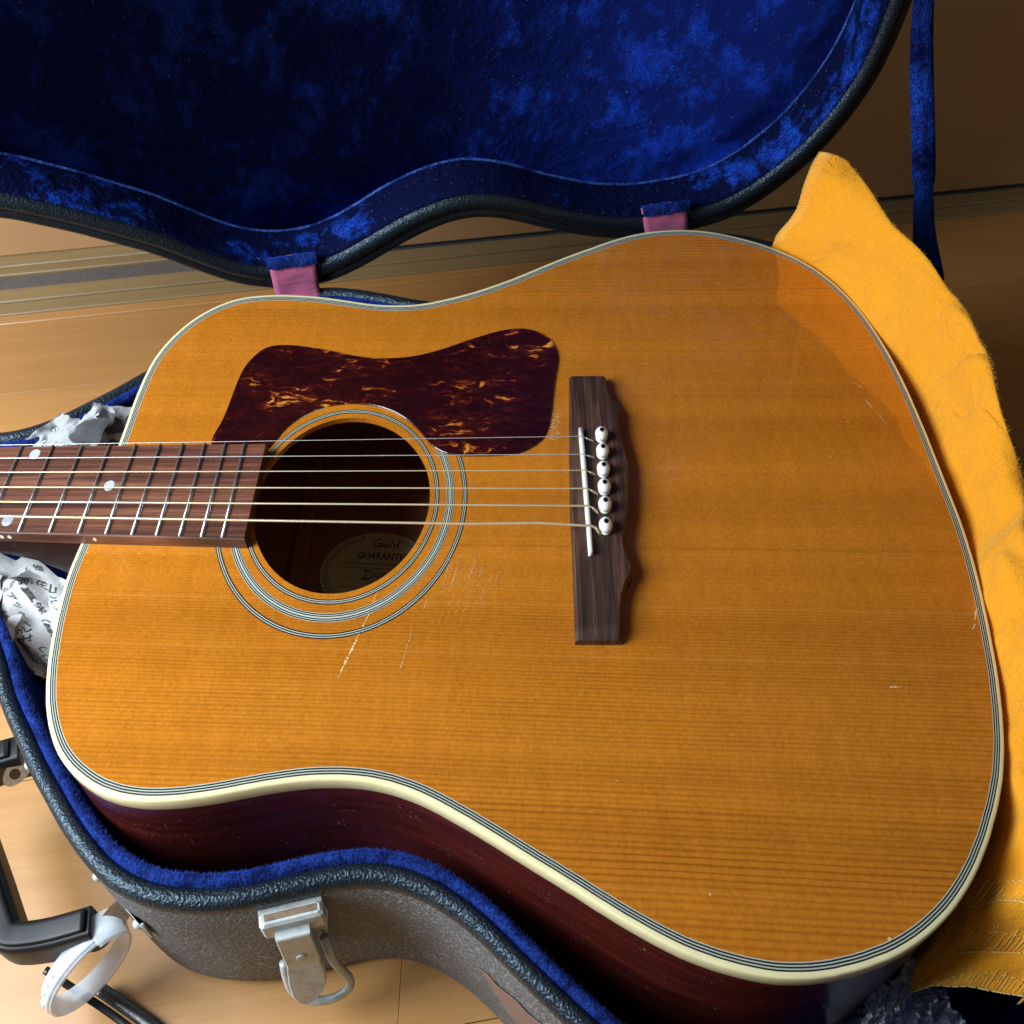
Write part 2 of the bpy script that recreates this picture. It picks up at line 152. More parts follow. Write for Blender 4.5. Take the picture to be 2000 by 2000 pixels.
def tube(path, r, seg=8, rx=1.0, caps=True):
    """round bar along a path; r may be a list"""
    V = []; F = []; n = len(path); path = [Vector(p) for p in path]
    up = Vector((0, 0, 1)); prev = None
    for i, p in enumerate(path):
        t = (path[min(i+1, n-1)] - path[max(i-1, 0)])
        if t.length < 1e-9: t = Vector((1, 0, 0))
        t.normalize()
        if prev is None:
            a = up if abs(t.z) < .9 else Vector((0, 1, 0))
            u = t.cross(a).normalized()
        else:
            u = (prev - t*prev.dot(t))
            u = u.normalized() if u.length > 1e-6 else t.cross(up).normalized()
        prev = u; w = t.cross(u)
        rr = r[i] if isinstance(r, (list, tuple)) else r
        for k in range(seg):
            a = 2*pi*k/seg
            V.append(tuple(p + u*(cos(a)*rr*rx) + w*(sin(a)*rr)))
    for i in range(n-1):
        for k in range(seg):
            F.append((i*seg+k, i*seg+(k+1) % seg, (i+1)*seg+(k+1) % seg, (i+1)*seg+k))
    if caps:
        F.append(tuple(range(seg-1, -1, -1))); F.append(tuple((n-1)*seg+k for k in range(seg)))
    return V, F
def grid(R):
    """quads over rows of points"""
    m = len(R[0]); V = [p for r in R for p in r]; F = []
    for i in range(len(R)-1):
        for j in range(m-1):
            F.append((i*m+j, i*m+j+1, (i+1)*m+j+1, (i+1)*m+j))
    return V, F
def box(c, T, N, U, w, d, h, bev=0.0):
    """box on axes T (width), N (depth), U (height); edges chamfered by bev"""
    c = Vector(c); V = []; F = []
    lv = [(-.5*h, bev), (-.5*h+bev, 0), (.5*h-bev, 0), (.5*h, bev)] if bev else [(-.5*h, 0), (.5*h, 0)]
    for z, b in lv:
        a, e = w/2-b, d/2-b
        cc = bev
        pts = [(-a+cc, -e), (a-cc, -e), (a, -e+cc), (a, e-cc), (a-cc, e), (-a+cc, e), (-a, e-cc), (-a, -e+cc)] if bev else [(-a, -e), (a, -e), (a, e), (-a, e)]
        for x, y in pts: V.append(tuple(c + T*x + N*y + U*z))
    m = 8 if bev else 4
    for j in range(len(lv)-1):
        for i in range(m):
            F.append((j*m+i, j*m+(i+1) % m, (j+1)*m+(i+1) % m, (j+1)*m+i))
    F.append(tuple(range(m-1, -1, -1))); F.append(tuple((len(lv)-1)*m+i for i in range(m)))
    return V, F
def spline(P, n):
    P = [Vector(p) for p in P]; out = []; m = len(P)-1
    for k in range(n):
        f = k/(n-1)*m; i = min(int(f), m-1); t = f-i
        p0, p1, p2, p3 = P[max(i-1, 0)], P[i], P[i+1], P[min(i+2, m)]
        out.append(.5*((2*p1)+(p2-p0)*t+(2*p0-5*p1+4*p2-p3)*t*t+(3*p1-p0-3*p2+p3)*t**3))
    return out
def text_mesh(s, shear=0.0, bold=0.0):
    cu = bpy.data.curves.new('txt', 'FONT'); cu.body = s; cu.shear = shear; cu.offset = bold
    cu.resolution_u = 3
    o = bpy.data.objects.new('txt', cu); COL.objects.link(o)
    dg = bpy.context.evaluated_depsgraph_get(); dg.update()
    me = bpy.data.meshes.new_from_object(o.evaluated_get(dg))
    V = [tuple(v.co) for v in me.vertices]; F = [tuple(p.vertices) for p in me.polygons]
    bpy.data.objects.remove(o); bpy.data.curves.remove(cu); bpy.data.meshes.remove(me)
    if not V: return [], []
    x0 = min(v[0] for v in V); x1 = max(v[0] for v in V); y0 = min(v[1] for v in V); y1 = max(v[1] for v in V)
    return [((v[0]-(x0+x1)/2)/max(x1-x0, 1e-6), (v[1]-(y0+y1)/2)/max(y1-y0, 1e-6)) for v in V], F
def pen(strokes, w):
    """flat pen strokes from polylines in the plane"""
    V = []; F = []
    for st in strokes:
        pts = spline([(a, b, 0) for a, b in st], max(2, 7*(len(st)-1))) if len(st) > 2 else [Vector((a, b, 0)) for a, b in st]
        o = len(V); n = len(pts)
        for i, p in enumerate(pts):
            t = pts[min(i+1, n-1)] - pts[max(i-1, 0)]
            t = t.normalized() if t.length > 0 else Vector((1, 0, 0))
            V.append((p.x - t.y*w/2, p.y + t.x*w/2)); V.append((p.x + t.y*w/2, p.y - t.x*w/2))
        for i in range(n-1): F.append((o+2*i, o+2*i+1, o+2*i+3, o+2*i+2))
    return V, F
def nz(x, y, z=0.0): return noise.noise(Vector((x, y, z)))
def lerp(a, b, t): return a + (b-a)*t
def sstep(a, b, x):
    t = min(1, max(0, (x-a)/(b-a))); return t*t*(3-2*t)

# ------------------------------------------------------------------ materials
class NT:
    def __init__(s, name):
        s.m = bpy.data.materials.new(name); s.m.use_nodes = True; s.t = s.m.node_tree
        s.b = s.t.nodes['Principled BSDF']; s.out = s.t.nodes['Material Output']
    def n(s, typ, ins=None, **kw):
        nd = s.t.nodes.new(typ)
        for k, v in kw.items(): setattr(nd, k, v)
        if ins:
            for k, v in ins.items(): s.set(nd, k, v)
        return nd
    def set(s, nd, k, v):
        i = nd.inputs[k]
        if hasattr(v, 'is_output'): s.t.links.new(v, i)
        elif isinstance(v, bpy.types.Node): s.t.links.new(v.outputs[0], i)
        else:
            if isinstance(v, tuple) and len(v) == 3 and i.type == 'RGBA': v = v + (1,)
            i.default_value = v
    def p(s, **kw):
        for k, v in kw.items(): s.set(s.b, k.replace('_', ' '), v)
        return s.m
    def math(s, op, a, b=0.0, c=0.0):
        return s.n('ShaderNodeMath', {0: a, 1: b, 2: c}, operation=op).outputs[0]
    def obj(s):
        return s.n('ShaderNodeTexCoord').outputs['Object']
    def map(s, vec, scale=(1, 1, 1), rot=(0, 0, 0), loc=(0, 0, 0)):
        return s.n('ShaderNodeMapping', {'Vector': vec, 'Scale': scale, 'Rotation': rot, 'Location': loc}).outputs[0]
    def noise(s, vec, scale=5, detail=2, rough=.5, dist=0.0, typ='FBM'):
        nd = s.n('ShaderNodeTexNoise', {'Vector': vec}, noise_type=typ)
        s.set(nd, 'Scale', scale); s.set(nd, 'Detail', detail); s.set(nd, 'Roughness', rough); s.set(nd, 'Distortion', dist)
        return nd.outputs[0]
    def ramp(s, fac, stops, interp='LINEAR'):
        nd = s.n('ShaderNodeValToRGB', {'Fac': fac}); cr = nd.color_ramp; cr.interpolation = interp
        while len(cr.elements) < len(stops): cr.elements.new(.5)
        for e, (p, c) in zip(cr.elements, stops):
            e.position = p; e.color = (c, c, c, 1) if not isinstance(c, tuple) else c + (1,)
        return nd.outputs[0]
    def mix(s, f, a, b, mode='MIX'):
        nd = s.n('ShaderNodeMix', data_type='RGBA', blend_type=mode)
        s.set(nd, 0, f); s.set(nd, 6, a); s.set(nd, 7, b)
        return nd.outputs[2]
    def bump(s, h, strength=.3, dist=.001, nrm=None):
        nd = s.n('ShaderNodeBump', {'Height': h, 'Strength': strength, 'Distance': dist})
        if nrm: s.set(nd, 'Normal', nrm)
        return nd.outputs[0]

def spruce():
    t = NT('spruce_top'); o = t.obj()
    sx = t.n('ShaderNodeSeparateXYZ', {0: o}); x, y = sx.outputs[0], sx.outputs[1]
    tilt = t.math('MULTIPLY_ADD', t.math('SUBTRACT', y, .13), .2, -.05)
    w = t.noise(t.map(o, (3, 7, 1)), 1, 2)
    yy = t.math('SUBTRACT', y, t.math('MULTIPLY', tilt, x))
    yy = t.math('ADD', yy, t.math('MULTIPLY', t.math('SUBTRACT', w, .5), .005))
    wob = t.noise(t.map(o, (30, 60, 1)), 1, 2)
    yy = t.math('ADD', yy, t.math('MULTIPLY', t.math('SUBTRACT', wob, .5), .0006))
    dy = t.math('SUBTRACT', yy, .315)
    ph = t.math('SUBTRACT', t.math('MULTIPLY', dy, 820), t.math('MULTIPLY', t.math('MULTIPLY', dy, t.math('ABSOLUTE', dy)), 1150))
    rnd = t.n('ShaderNodeTexNoise', {'W': t.math('MULTIPLY', ph, .55)}, noise_dimensions='1D'); t.set(rnd, 'Scale', 1.0); t.set(rnd, 'Detail', 1.0)
    ph2 = t.math('ADD', ph, t.math('MULTIPLY', rnd.outputs[0], .7))
    ln = t.math('POWER', t.math('MULTIPLY_ADD', t.math('SINE', t.math('MULTIPLY', ph2, 6.2832)), .5, .5), 2.6)
    amp = t.n('ShaderNodeTexNoise', {'W': t.math('MULTIPLY', ph, .17)}, noise_dimensions='1D'); t.set(amp, 'Scale', 1.0); t.set(amp, 'Detail', 2.0)
    k = t.ramp(amp.outputs[0], [(.30, .28), (.68, .66)])
    # grain shows more strongly towards the two outer edges of the plate
    edge = t.ramp(t.math('ABSOLUTE', dy), [(.04, .55), (.17, 1.25)])
    fade = t.ramp(t.noise(t.map(o, (14, 40, 1)), 1, 2), [(.3, .55), (.7, 1.0)])
    ln = t.math('MULTIPLY', t.math('MULTIPLY', t.math('MULTIPLY', ln, k), edge), fade)
    col = t.mix(ln, (.52, .174, .014), (.225, .064, .006))
    band = t.n('ShaderNodeTexNoise', {'W': t.math('MULTIPLY', yy, 24)}, noise_dimensions='1D'); t.set(band, 'Scale', 1.0); t.set(band, 'Detail', 3.0)
    col = t.mix(1.0, col, t.ramp(band.outputs[0], [(.28, (.84, .80, .74)), (.72, (1.10, 1.10, 1.08))]), 'MULTIPLY')
    silk = t.noise(t.map(o, (650, 420, 1)), 1, 3, .65)
    col = t.mix(1.0, col, t.ramp(silk, [(.3, (.87, .85, .82)), (.72, (1.13, 1.15, 1.18))]), 'MULTIPLY')
    ray = t.noise(t.map(o, (160, 45, 1)), 1, 3, .6)
    col = t.mix(1.0, col, t.ramp(ray, [(.3, (.93, .92, .92)), (.75, (1.06, 1.07, 1.08))]), 'MULTIPLY')
    # a few darker and paler growth lines that run the whole length
    st = t.n('ShaderNodeTexNoise', {'W': t.math('MULTIPLY', yy, 330)}, noise_dimensions='1D'); t.set(st, 'Scale', 1.0); t.set(st, 'Detail', 0.0)
    col = t.mix(t.ramp(st.outputs[0], [(.82, 0.0), (.88, .07)]), col, (.72, .39, .13))
    col = t.mix(t.ramp(st.outputs[0], [(.14, .16), (.20, 0.0)]), col, (.17, .055, .008))
    bl = t.noise(t.map(o, (7, 7, 1)), 1, 2)
    # amber put into the reflection colour to hold back the lid's blue haze
    return t.p(Base_Color=col, Roughness=.055, IOR=1.95, Specular_Tint=(1.0, .60, .22), Normal=t.bump(bl, .10, .0008))
def wood(name, c1, c2, scale, rough=.45, coat=0.0, c3=None, rot=0, coatr=.1, bump=.15, dust=0.0, streak=.6):
    t = NT(name); o = t.map(t.obj(), (1, 1, 1), (0, 0, rot))
    n1 = t.noise(t.map(o, scale), 1, 4, streak, .4)
    n2 = t.noise(t.map(o, tuple(s*3.7 for s in scale)), 1, 2, .6)
    f = t.math('ADD', t.math('MULTIPLY', n1, .7), t.math('MULTIPLY', n2, .3))
    stops = [(.30, c1), (.70, c2)] if c3 is None else [(.32, c1), (.5, c2), (.66, c3)]
    col = t.ramp(f, stops)
    t.p(Base_Color=col, Roughness=rough, Coat_Weight=coat, Coat_Roughness=coatr)
    if dust:
        d = t.noise(o, 900, 2, .7); m = t.noise(o, 55, 3, .6)
        k = t.math('MULTIPLY', t.ramp(d, [(.66, 0.0), (.72, 1.0)]), t.ramp(m, [(.48, 0.0), (.66, dust)]))
        t.p(Base_Color=t.mix(k, col, (.55, .52, .52)), Coat_Weight=t.math('SUBTRACT', coat, k), Roughness=t.math('ADD', k, rough))
    if bump: t.p(Normal=t.bump(n2, bump, .0003))
    return t.m
def plain(name, col, rough=.5, **kw):
    t = NT(name); o = t.obj()
    n = t.noise(o, 240, 3)
    c = t.mix(n, tuple(v*.88 for v in col), tuple(min(1, v*1.1) for v in col))
    return t.p(Base_Color=c, Roughness=rough, **kw)
def tortoise():
    t = NT('tortoiseshell_celluloid'); o = t.obj()
    warp = t.n('ShaderNodeTexNoise', {'Vector': t.map(o, (70, 90, 1)), 'Scale': 1.0, 'Detail': 3.0})
    v = t.n('ShaderNodeVectorMath', {0: o, 1: t.n('ShaderNodeVectorMath', {0: warp.outputs[1], 1: (.020, .016, 0)}, operation='MULTIPLY').outputs[0]}, operation='ADD').outputs[0]
    n = t.noise(t.map(v, (110, 320, 1), (0, 0, .5)), 1, 3, .6, .8)
    area_ = t.noise(t.map(o, (30, 42, 1), loc=(3.1, .4, 0)), 1, 2, .5)
    f = t.math('ADD', n, t.math('MULTIPLY', t.math('SUBTRACT', area_, .5), .55))
    col = t.ramp(f, [(.40, (.016, .0020, .0024)), (.58, (.032, .0034, .0032)), (.65, (.065, .008, .004)), (.69, (.24, .045, .008)), (.74, (.52, .18, .016)), (.80, (.66, .32, .05))])
    return t.p(Base_Color=col, Roughness=.25, Coat_Weight=.5, Coat_Roughness=.06, Specular_IOR_Level=.4)
def velvet(name, base, hi, lo=.45, patch=16.0, lint=.5, rough=.35, sheen=1.0, tilt=.9, light_tilt=None):
    """short pile: the nap lies in different directions from patch to patch, and the brighter sheen of some is mixed into the colour"""
    t = NT(name); o = t.obj()
    big = t.noise(o, patch, 5, .66, .15)
    mid = t.noise(t.map(o, (1, 1, .55)), patch*5.5, 3, .65)
    fine = t.noise(o, 1150, 2, .75)
    nap = t.math('ADD', t.math('MULTIPLY', big, .72), t.math('MULTIPLY', mid, .28))
    k = t.ramp(nap, [(lo, 0.0), (lo+.05, .35), (lo+.17, 1.0)])
    k2 = t.math('MULTIPLY', k, t.ramp(fine, [(.36, .15), (.52, .75), (.68, 2.2)]))
    col = t.mix(k2, base, hi)  # sheen patches and fine pile glints painted into the base colour
    lt = t.noise(o, 850, 1, .5)
    col = t.mix(t.math('MULTIPLY', t.ramp(lt, [(.735, 0.0), (.78, 1.0)]), lint), col, (.28, .34, .48))
    nm = t.bump(big, tilt, .02); nm = t.bump(fine, .5, .0006, nm)
    if light_tilt:
        # light-dark gradient put into the normals: right leans to the window, left away
        gx = t.math('MULTIPLY', t.math('SUBTRACT', t.n('ShaderNodeSeparateXYZ', {0: o}).outputs[0], light_tilt[1]), -light_tilt[0])
        gx = t.math('ADD', gx, t.math('MULTIPLY', t.math('SUBTRACT', nap, .5), -light_tilt[2]))
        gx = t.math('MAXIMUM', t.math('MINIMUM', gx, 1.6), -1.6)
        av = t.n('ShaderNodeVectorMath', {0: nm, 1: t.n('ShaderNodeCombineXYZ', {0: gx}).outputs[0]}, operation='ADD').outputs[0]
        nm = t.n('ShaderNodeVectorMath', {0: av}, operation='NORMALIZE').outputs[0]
    return t.p(Base_Color=col, Roughness=.85, Specular_IOR_Level=.08, Sheen_Weight=t.math('MULTIPLY_ADD', k, sheen*.75, sheen*.25), Sheen_Roughness=rough, Sheen_Tint=(.02, .13, .95), Normal=nm)
def leather(name, col, rough=.34, grain=620, strength=.75):
    t = NT(name); o = t.obj()
    n = t.noise(o, grain*.55, 2, .6)
    v = t.n('ShaderNodeTexVoronoi', {'Vector': t.n('ShaderNodeVectorMath', {0: o, 1: t.n('ShaderNodeVectorMath', {0: t.n('ShaderNodeTexNoise', {'Vector': o, 'Scale': grain*.4}).outputs[1], 1: (.0016, .0016, .0016)}, operation='MULTIPLY').outputs[0]}, operation='ADD').outputs[0], 'Scale': grain}, feature='SMOOTH_F1')
    h = t.math('ADD', t.math('MULTIPLY', v.outputs['Distance'], 1.0), t.math('MULTIPLY', n, .6))
    c = t.mix(t.noise(o, 60, 3), tuple(q*.7 for q in col), tuple(q*1.5 for q in col))
    return t.p(Base_Color=c, Roughness=rough, Specular_IOR_Level=.55, Specular_Tint=(.62, .82, 1.0), Normal=t.bump(h, strength, .0007))
def vinyl():
    t = NT('grey_vinyl'); o = t.obj()
    wp = t.n('ShaderNodeVectorMath', {0: o, 1: t.n('ShaderNodeVectorMath', {0: t.n('ShaderNodeTexNoise', {'Vector': o, 'Scale': 420.0, 'Detail': 2.0}).outputs[1], 1: (.0013, .0013, .0013)}, operation='MULTIPLY').outputs[0]}, operation='ADD').outputs[0]
    r = t.n('ShaderNodeTexVoronoi', {'Vector': wp, 'Scale': 400.0}, feature='DISTANCE_TO_EDGE')
    ln = t.ramp(r.outputs['Distance'], [(.02, 1.0), (.11, 0.0)])
    big = t.noise(o, 22, 3)
    a = t.mix(big, (.044, .050, .056), (.076, .082, .088))
    c = t.mix(t.math('MULTIPLY', ln, t.ramp(big, [(.3, .35), (.7, .9)])), a, (.27, .28, .29))
    c = t.mix(t.ramp(t.noise(o, 130, 4, .7), [(.55, 0.0), (.75, .25)]), c, (.22, .22, .23))
    return t.p(Base_Color=c, Roughness=.55, Normal=t.bump(ln, .5, .0004))
def metal(name, col, rough=.4, wear=(.30, .20, .15), amt=.5, metallic=.75):
    t = NT(name); o = t.obj()
    n = t.noise(o, 210, 4, .65); n2 = t.noise(o, 900, 2)
    c = t.mix(t.math('MULTIPLY', t.ramp(n, [(.48, 0.0), (.62, 1.0)]), amt), col, wear)
    return t.p(Base_Color=c, Roughness=t.math('MULTIPLY_ADD', n2, .25, rough-.1), Metallic=metallic, Normal=t.bump(n, .12, .0006))
def felt():
    t = NT('yellow_flannel'); o = t.obj()
    n = t.noise(o, 700, 3, .7); big = t.noise(o, 30, 3); str_ = t.noise(t.map(o, (300, 300, 90)), 1, 3, .6)
    c = t.mix(n, (.76, .262, .008), (.95, .42, .030))
    c = t.mix(t.ramp(big, [(.35, 0.0), (.7, .5)]), c, (.86, .31, .008))
    h = t.math('ADD', n, str_)
    return t.p(Base_Color=c, Roughness=.95, Specular_IOR_Level=.1, Sheen_Weight=.5, Sheen_Roughness=.5, Sheen_Tint=(1, .66, .2), Subsurface_Weight=.12, Subsurface_Radius=(.004, .002, .0005), Subsurface_Scale=.6, Normal=t.bump(h, .55, .0013, t.bump(t.noise(o, 34, 3, .5, .5), .55, .010)))
def paper():
    t = NT('newsprint'); o = t.obj()
    n = t.noise(o, 160, 4); s = t.noise(t.map(o, (900, 900, 900)), 1, 2)
    c = t.mix(n, (.42, .43, .43), (.58, .58, .57))
    return t.p(Base_Color=c, Roughness=.85, Specular_IOR_Level=.2, Subsurface_Weight=.05, Subsurface_Radius=(.003, .003, .003), Normal=t.bump(t.noise(o, 90, 3), .5, .003))
def grey_paper():
    t = NT('newsprint_halftone'); o = t.obj()
    n = t.noise(t.map(o, (1, 1, 1)), 45, 2)
    c = t.ramp(n, [(.44, (.055, .055, .058)), (.47, (.36, .37, .38))])
    return t.p(Base_Color=c, Roughness=.8)
def floor_wood(name, c1, c2, rough=.42, coat=.25):
    t = NT(name); o = t.map(t.obj(), (1, 1, 1), (0, 0, -.168))
    ri = t.n('ShaderNodeObjectInfo').outputs['Random']
    v = t.n('ShaderNodeVectorMath', {0: o, 1: t.n('ShaderNodeCombineXYZ', {0: t.math('MULTIPLY', ri, 9.0), 1: t.math('MULTIPLY', ri, 5.0)}).outputs[0]}, operation='ADD').outputs[0]
    n = t.noise(t.map(v, (6, 90, 1)), 1, 4, .6, .3); f = t.noise(t.map(v, (22, 900, 1)), 1, 3, .65)
    k = t.math('ADD', t.math('MULTIPLY', n, .6), t.math('MULTIPLY', f, .4))
    c = t.ramp(k, [(.30, c1), (.70, c2)])
    pore = t.ramp(t.noise(t.map(v, (70, 1500, 1)), 1, 1, .5), [(.66, 0.0), (.74, .22)])
    c = t.mix(pore, c, tuple(q*.5 for q in c1))
    c = t.mix(1.0, c, t.ramp(ri, [(0.0, (.90, .88, .86)), (1.0, (1.06, 1.05, 1.03))]), 'MULTIPLY')
    return t.p(Base_Color=c, Roughness=rough, Coat_Weight=coat, Coat_Roughness=.25, Normal=t.bump(f, .08, .0003))
def clear_plastic():
    t = NT('clear_crinkled_film'); o = t.obj()
    n = t.noise(o, 230, 4, .75)
    tr = t.n('ShaderNodeBsdfTransparent', {'Color': (.80, .86, .92)})
    gl = t.n('ShaderNodeBsdfGlossy', {'Color': (.95, .98, 1.0), 'Roughness': .07, 'Normal': t.bump(n, .8, .003)})
    df = t.n('ShaderNodeBsdfTranslucent', {'Color': (.45, .60, .90)})
    a = t.n('ShaderNodeMixShader', {0: .40, 1: tr.outputs[0], 2: df.outputs[0]})
    fr = t.n('ShaderNodeFresnel', {'IOR': 1.5, 'Normal': t.bump(n, .6, .004)})
    d2 = t.n('ShaderNodeBsdfDiffuse', {'Color': (.45, .60, .85)})
    a = t.n('ShaderNodeMixShader', {0: .10, 1: a.outputs[0], 2: d2.outputs[0]})
    b = t.n('ShaderNodeMixShader', {0: t.math('ADD', fr.outputs[0], .18), 1: a.outputs[0], 2: gl.outputs[0]})
    t.t.links.new(b.outputs[0], t.out.inputs[0]); return t.m
def frosted_plastic():
    t = NT('frosted_plastic'); o = t.obj()
    return t.p(Base_Color=t.mix(t.noise(o, 300, 2), (.70, .76, .84), (.78, .84, .90)), Roughness=.32, Subsurface_Weight=.25, Subsurface_Radius=(.006, .006, .007), Transmission_Weight=.1, Alpha=.58, Specular_IOR_Level=.5, Normal=t.bump(t.noise(o, 420, 2), .05, .0005))

def satin():
    t = NT('pink_satin'); o = t.obj()
    n = t.noise(t.map(o, (40, 40, 260)), 1, 3)
    return t.p(Base_Color=t.mix(n, (.36, .065, .15), (.52, .13, .26)), Roughness=.38, Sheen_Weight=.3, Normal=t.bump(n, .4, .002))
M = {}
M['spruce'] = spruce()
M['sidewood'] = wood('mahogany_side', (.035, .005, .0035), (.125, .018, .010), (16, 16, 240), .3, .45, coatr=.06, bump=.04, dust=.9)
M['inside'] = wood('mahogany_inside', (.38, .17, .075), (.52, .25, .12), (12, 120, 12), .7, 0)
M['neck'] = wood('mahogany_neck', (.014, .005, .004), (.04, .012, .008), (14, 120, 60), .5, .12, coatr=.06, bump=.03, dust=.8)
M['neck'].node_tree.nodes['Principled BSDF'].inputs['Specular IOR Level'].default_value = .12
M['fretwood'] = wood('rosewood_fretboard', (.016, .006, .005), (.120, .040, .023), (11, 330, 60), .45, .08, (.25, .095, .052), bump=.35, coatr=.3)
M['bridgewood'] = wood('rosewood_bridge', (.008, .0045, .0035), (.042, .019, .012), (420, 12, 60), .5, .0, (.12, .055, .034), bump=.5)
M['cream'] = plain('ivoroid_binding', (.78, .70, .40), .28, Coat_Weight=.4, Coat_Roughness=.08)
M['white'] = plain('white_purfling', (.47, .50, .41), .4)
M['black'] = plain('black_purfling', (.010, .012, .016), .4)
M['guard'] = tortoise()
M['bone'] = plain('white_plastic', (.80, .80, .74), .25, Coat_Weight=.4, Coat_Roughness=.1, Subsurface_Weight=.1, Subsurface_Radius=(.002, .002, .0015))
M['dot'] = plain('black_dot', (.004, .004, .004), .3)
M['pearl'] = plain('pearl_dot', (.44, .48, .53), .3, Coat_Weight=.3)
M['nickel'] = metal('nickel_fret', (.55, .56, .56), .35, (.30, .28, .25), .6, .95)
M['steel'] = metal('plain_steel_string', (.72, .72, .72), .32, (.8, .78, .75), .3, .65)
M['bronze'] = metal('bronze_wound_string', (.80, .66, .42), .34, (.70, .52, .28), .35, .6)
M['leather'] = leather('black_leather_binding', (.007, .011, .016), .40, 1000, .65)
M['leather2'] = leather('black_smooth_leather', (.010, .012, .014), .42, 900, .3)
M['vinyl'] = vinyl()
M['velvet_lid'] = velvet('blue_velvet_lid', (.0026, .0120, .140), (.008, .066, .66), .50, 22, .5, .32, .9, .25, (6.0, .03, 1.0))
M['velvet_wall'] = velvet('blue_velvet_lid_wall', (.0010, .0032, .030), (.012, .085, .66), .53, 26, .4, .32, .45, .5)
M['velvet_rim'] = velvet('blue_velvet_roll', (.0016, .0045, .042), (.012, .038, .23), .40, 90, .1, .4, .7, .3)
M['velvet_in'] = velvet('blue_velvet_inside', (.0016, .0042, .040), (.006, .022, .15), .46, 18, .3, .35, .8, .8)
M['seam_velvet'] = velvet('blue_velvet_welt', (.006, .018, .12), (.06, .15, .52), .42, 60, .2, .4, .8, .3)
M['pile'] = plain('blue_pile', (.012, .032, .19), .8)
M['velvet_strap'] = velvet('blue_velvet_strap', (.0016, .0042, .045), (.014, .060, .42), .44, 26, .1, .32, .9, .5)
M['pink'] = satin()
M['hardware'] = metal('dull_nickel_hardware', (.50, .54, .54), .45, (.27, .23, .19), .4, .25)
M['brass'] = metal('worn_brass', (.34, .23, .15), .38, (.16, .11, .08), .6, .8)
M['handle'] = plain('black_moulded_plastic', (.007, .008, .009), .45, Specular_IOR_Level=.3)
M['darkmetal'] = metal('dark_steel', (.055, .055, .058), .28, (.10, .07, .05), .4, .8)
M['felt'] = felt()
M['thread'] = plain('yellow_thread', (.95, .66, .17), .7)
M['fuzz'] = plain('yellow_fuzz', (.92, .52, .10), .9)
M['paper'] = paper(); M['greypaper'] = grey_paper()
M['ink'] = plain('newspaper_ink', (.030, .030, .032), .8)
M['inkwhite'] = plain('newspaper_white', (.66, .67, .66), .8)
M['film'] = clear_plastic()
M['tagplastic'] = frosted_plastic()
M['board'] = floor_wood('floor_board_oak', (.38, .185, .054), (.50, .255, .082))
M['sill'] = floor_wood('door_sill_wood', (.215, .150, .066), (.300, .215, .100), .5, .1)
M['rail'] = metal('grey_track_rail', (.15, .15, .16), .4, (.08, .08, .08), .3, .5)
M['door'] = floor_wood('door_panel_wood', (.46, .255, .115), (.54, .30, .14), .5, .1)
M['seam'] = plain('dark_gap', (.012, .008, .005), .8)
M['label'] = plain('aged_label_paper', (.98, .90, .50), .8)
M['labelink'] = plain('label_ink', (.012, .012, .008), .8)
M['patch'] = plain('bare_fibreboard', (.20, .12, .09), .85)
M['scratch'] = plain('bare_spruce_scratch', (.74, .52, .26), .6)

Z = Vector((0, 0, 1))
# ------------------------------------------------------------------ floor, sill and sliding doors
MF = 0.17                      # the boards run a little askew of the case
def fl(x, y0, z=0.0): return (x, y0 + MF*x, z)
def slab(name, x0, x1, a, b, z0, z1, mat, parent, ch=.6):
    V = []
    for z, c in ((z0, 0), (z1-ch, 0), (z1, ch)):
        V += [fl(x0+c, a+c, z), fl(x1-c, a+c, z), fl(x1-c, b-c, z), fl(x0+c, b-c, z)]
    F = [(3, 2, 1, 0), (8, 9, 10, 11)]
    for j in (0, 4):
        for i in range(4): F.append((j+i, j+(i+1) % 4, j+4+(i+1) % 4, j+4+i))
    return mk(name, V, F, mat, parent, smooth=False)
sub = mk('floor', [fl(-1500, -800, -9), fl(1500, -800, -9), fl(1500, 1400, -9), fl(-1500, 1400, -9)], [(0, 1, 2, 3)], M['seam'], None, False)
tag(sub, kind='structure')
edges = [-480, -405, -330, -255, -180, -105, -30, 45, 120, 195, 270, 344, 419, 493, 567.5, 644]
random.seed(3)
for i in range(len(edges)-1):
    a, b = edges[i], edges[i+1]
    cuts = [-900 - random.random()*200, random.uniform(-500, -250), random.uniform(250, 600), 1100]
    if a == 120: cuts = [-1000, -49, 520, 1100]
    if a in (344, 419, 493, 567.5): cuts = [-1000, random.uniform(-80, 60), 1100]
    for c0, c1 in zip(cuts, cuts[1:]):
        slab('floor_board', c0+.08, c1-.08, a+.18, b-.18, -8, 0, M['board'], sub, .15)
slab('floor_board', -1000, 1100, 644.3, 654, -8, .6, M['board'], sub, .6)
sill = empty('door_sill', fl(0, 690), 'pale olive wooden sill with sliding door tracks beyond the floor boards', 'sill')
for a, b, z in ((654.3, 668, 1.5), (668.5, 684, 2.6), (702.5, 712, 2.4), (712.5, 735, 3.2)):
    slab('strip', -1000, 1100, a, b, -8, z, M['sill'], sill)
slab('track_rail', -1000, 1100, 684.4, 702.1, -8, .8, M['rail'], sill, 1.5)
def door(name, x0, x1, a, b, label):
    d = empty(name, fl((x0+x1)/2, a), label, 'door')
    slab('panel', x0, x1, a, b, 4, 900, M['door'], d, 1)
    slab('bottom_seal', x0+2, x1-2, a+2, b-2, 2.8, 4.2, M['seam'], d, .2)
    return d
door('sliding_door', -120, 900, 687.5, 700, 'brown wooden sliding door standing behind the right half of the case lid')
door('sliding_door', -900, -60, 726, 740, 'brown wooden sliding door behind the left half of the case lid')

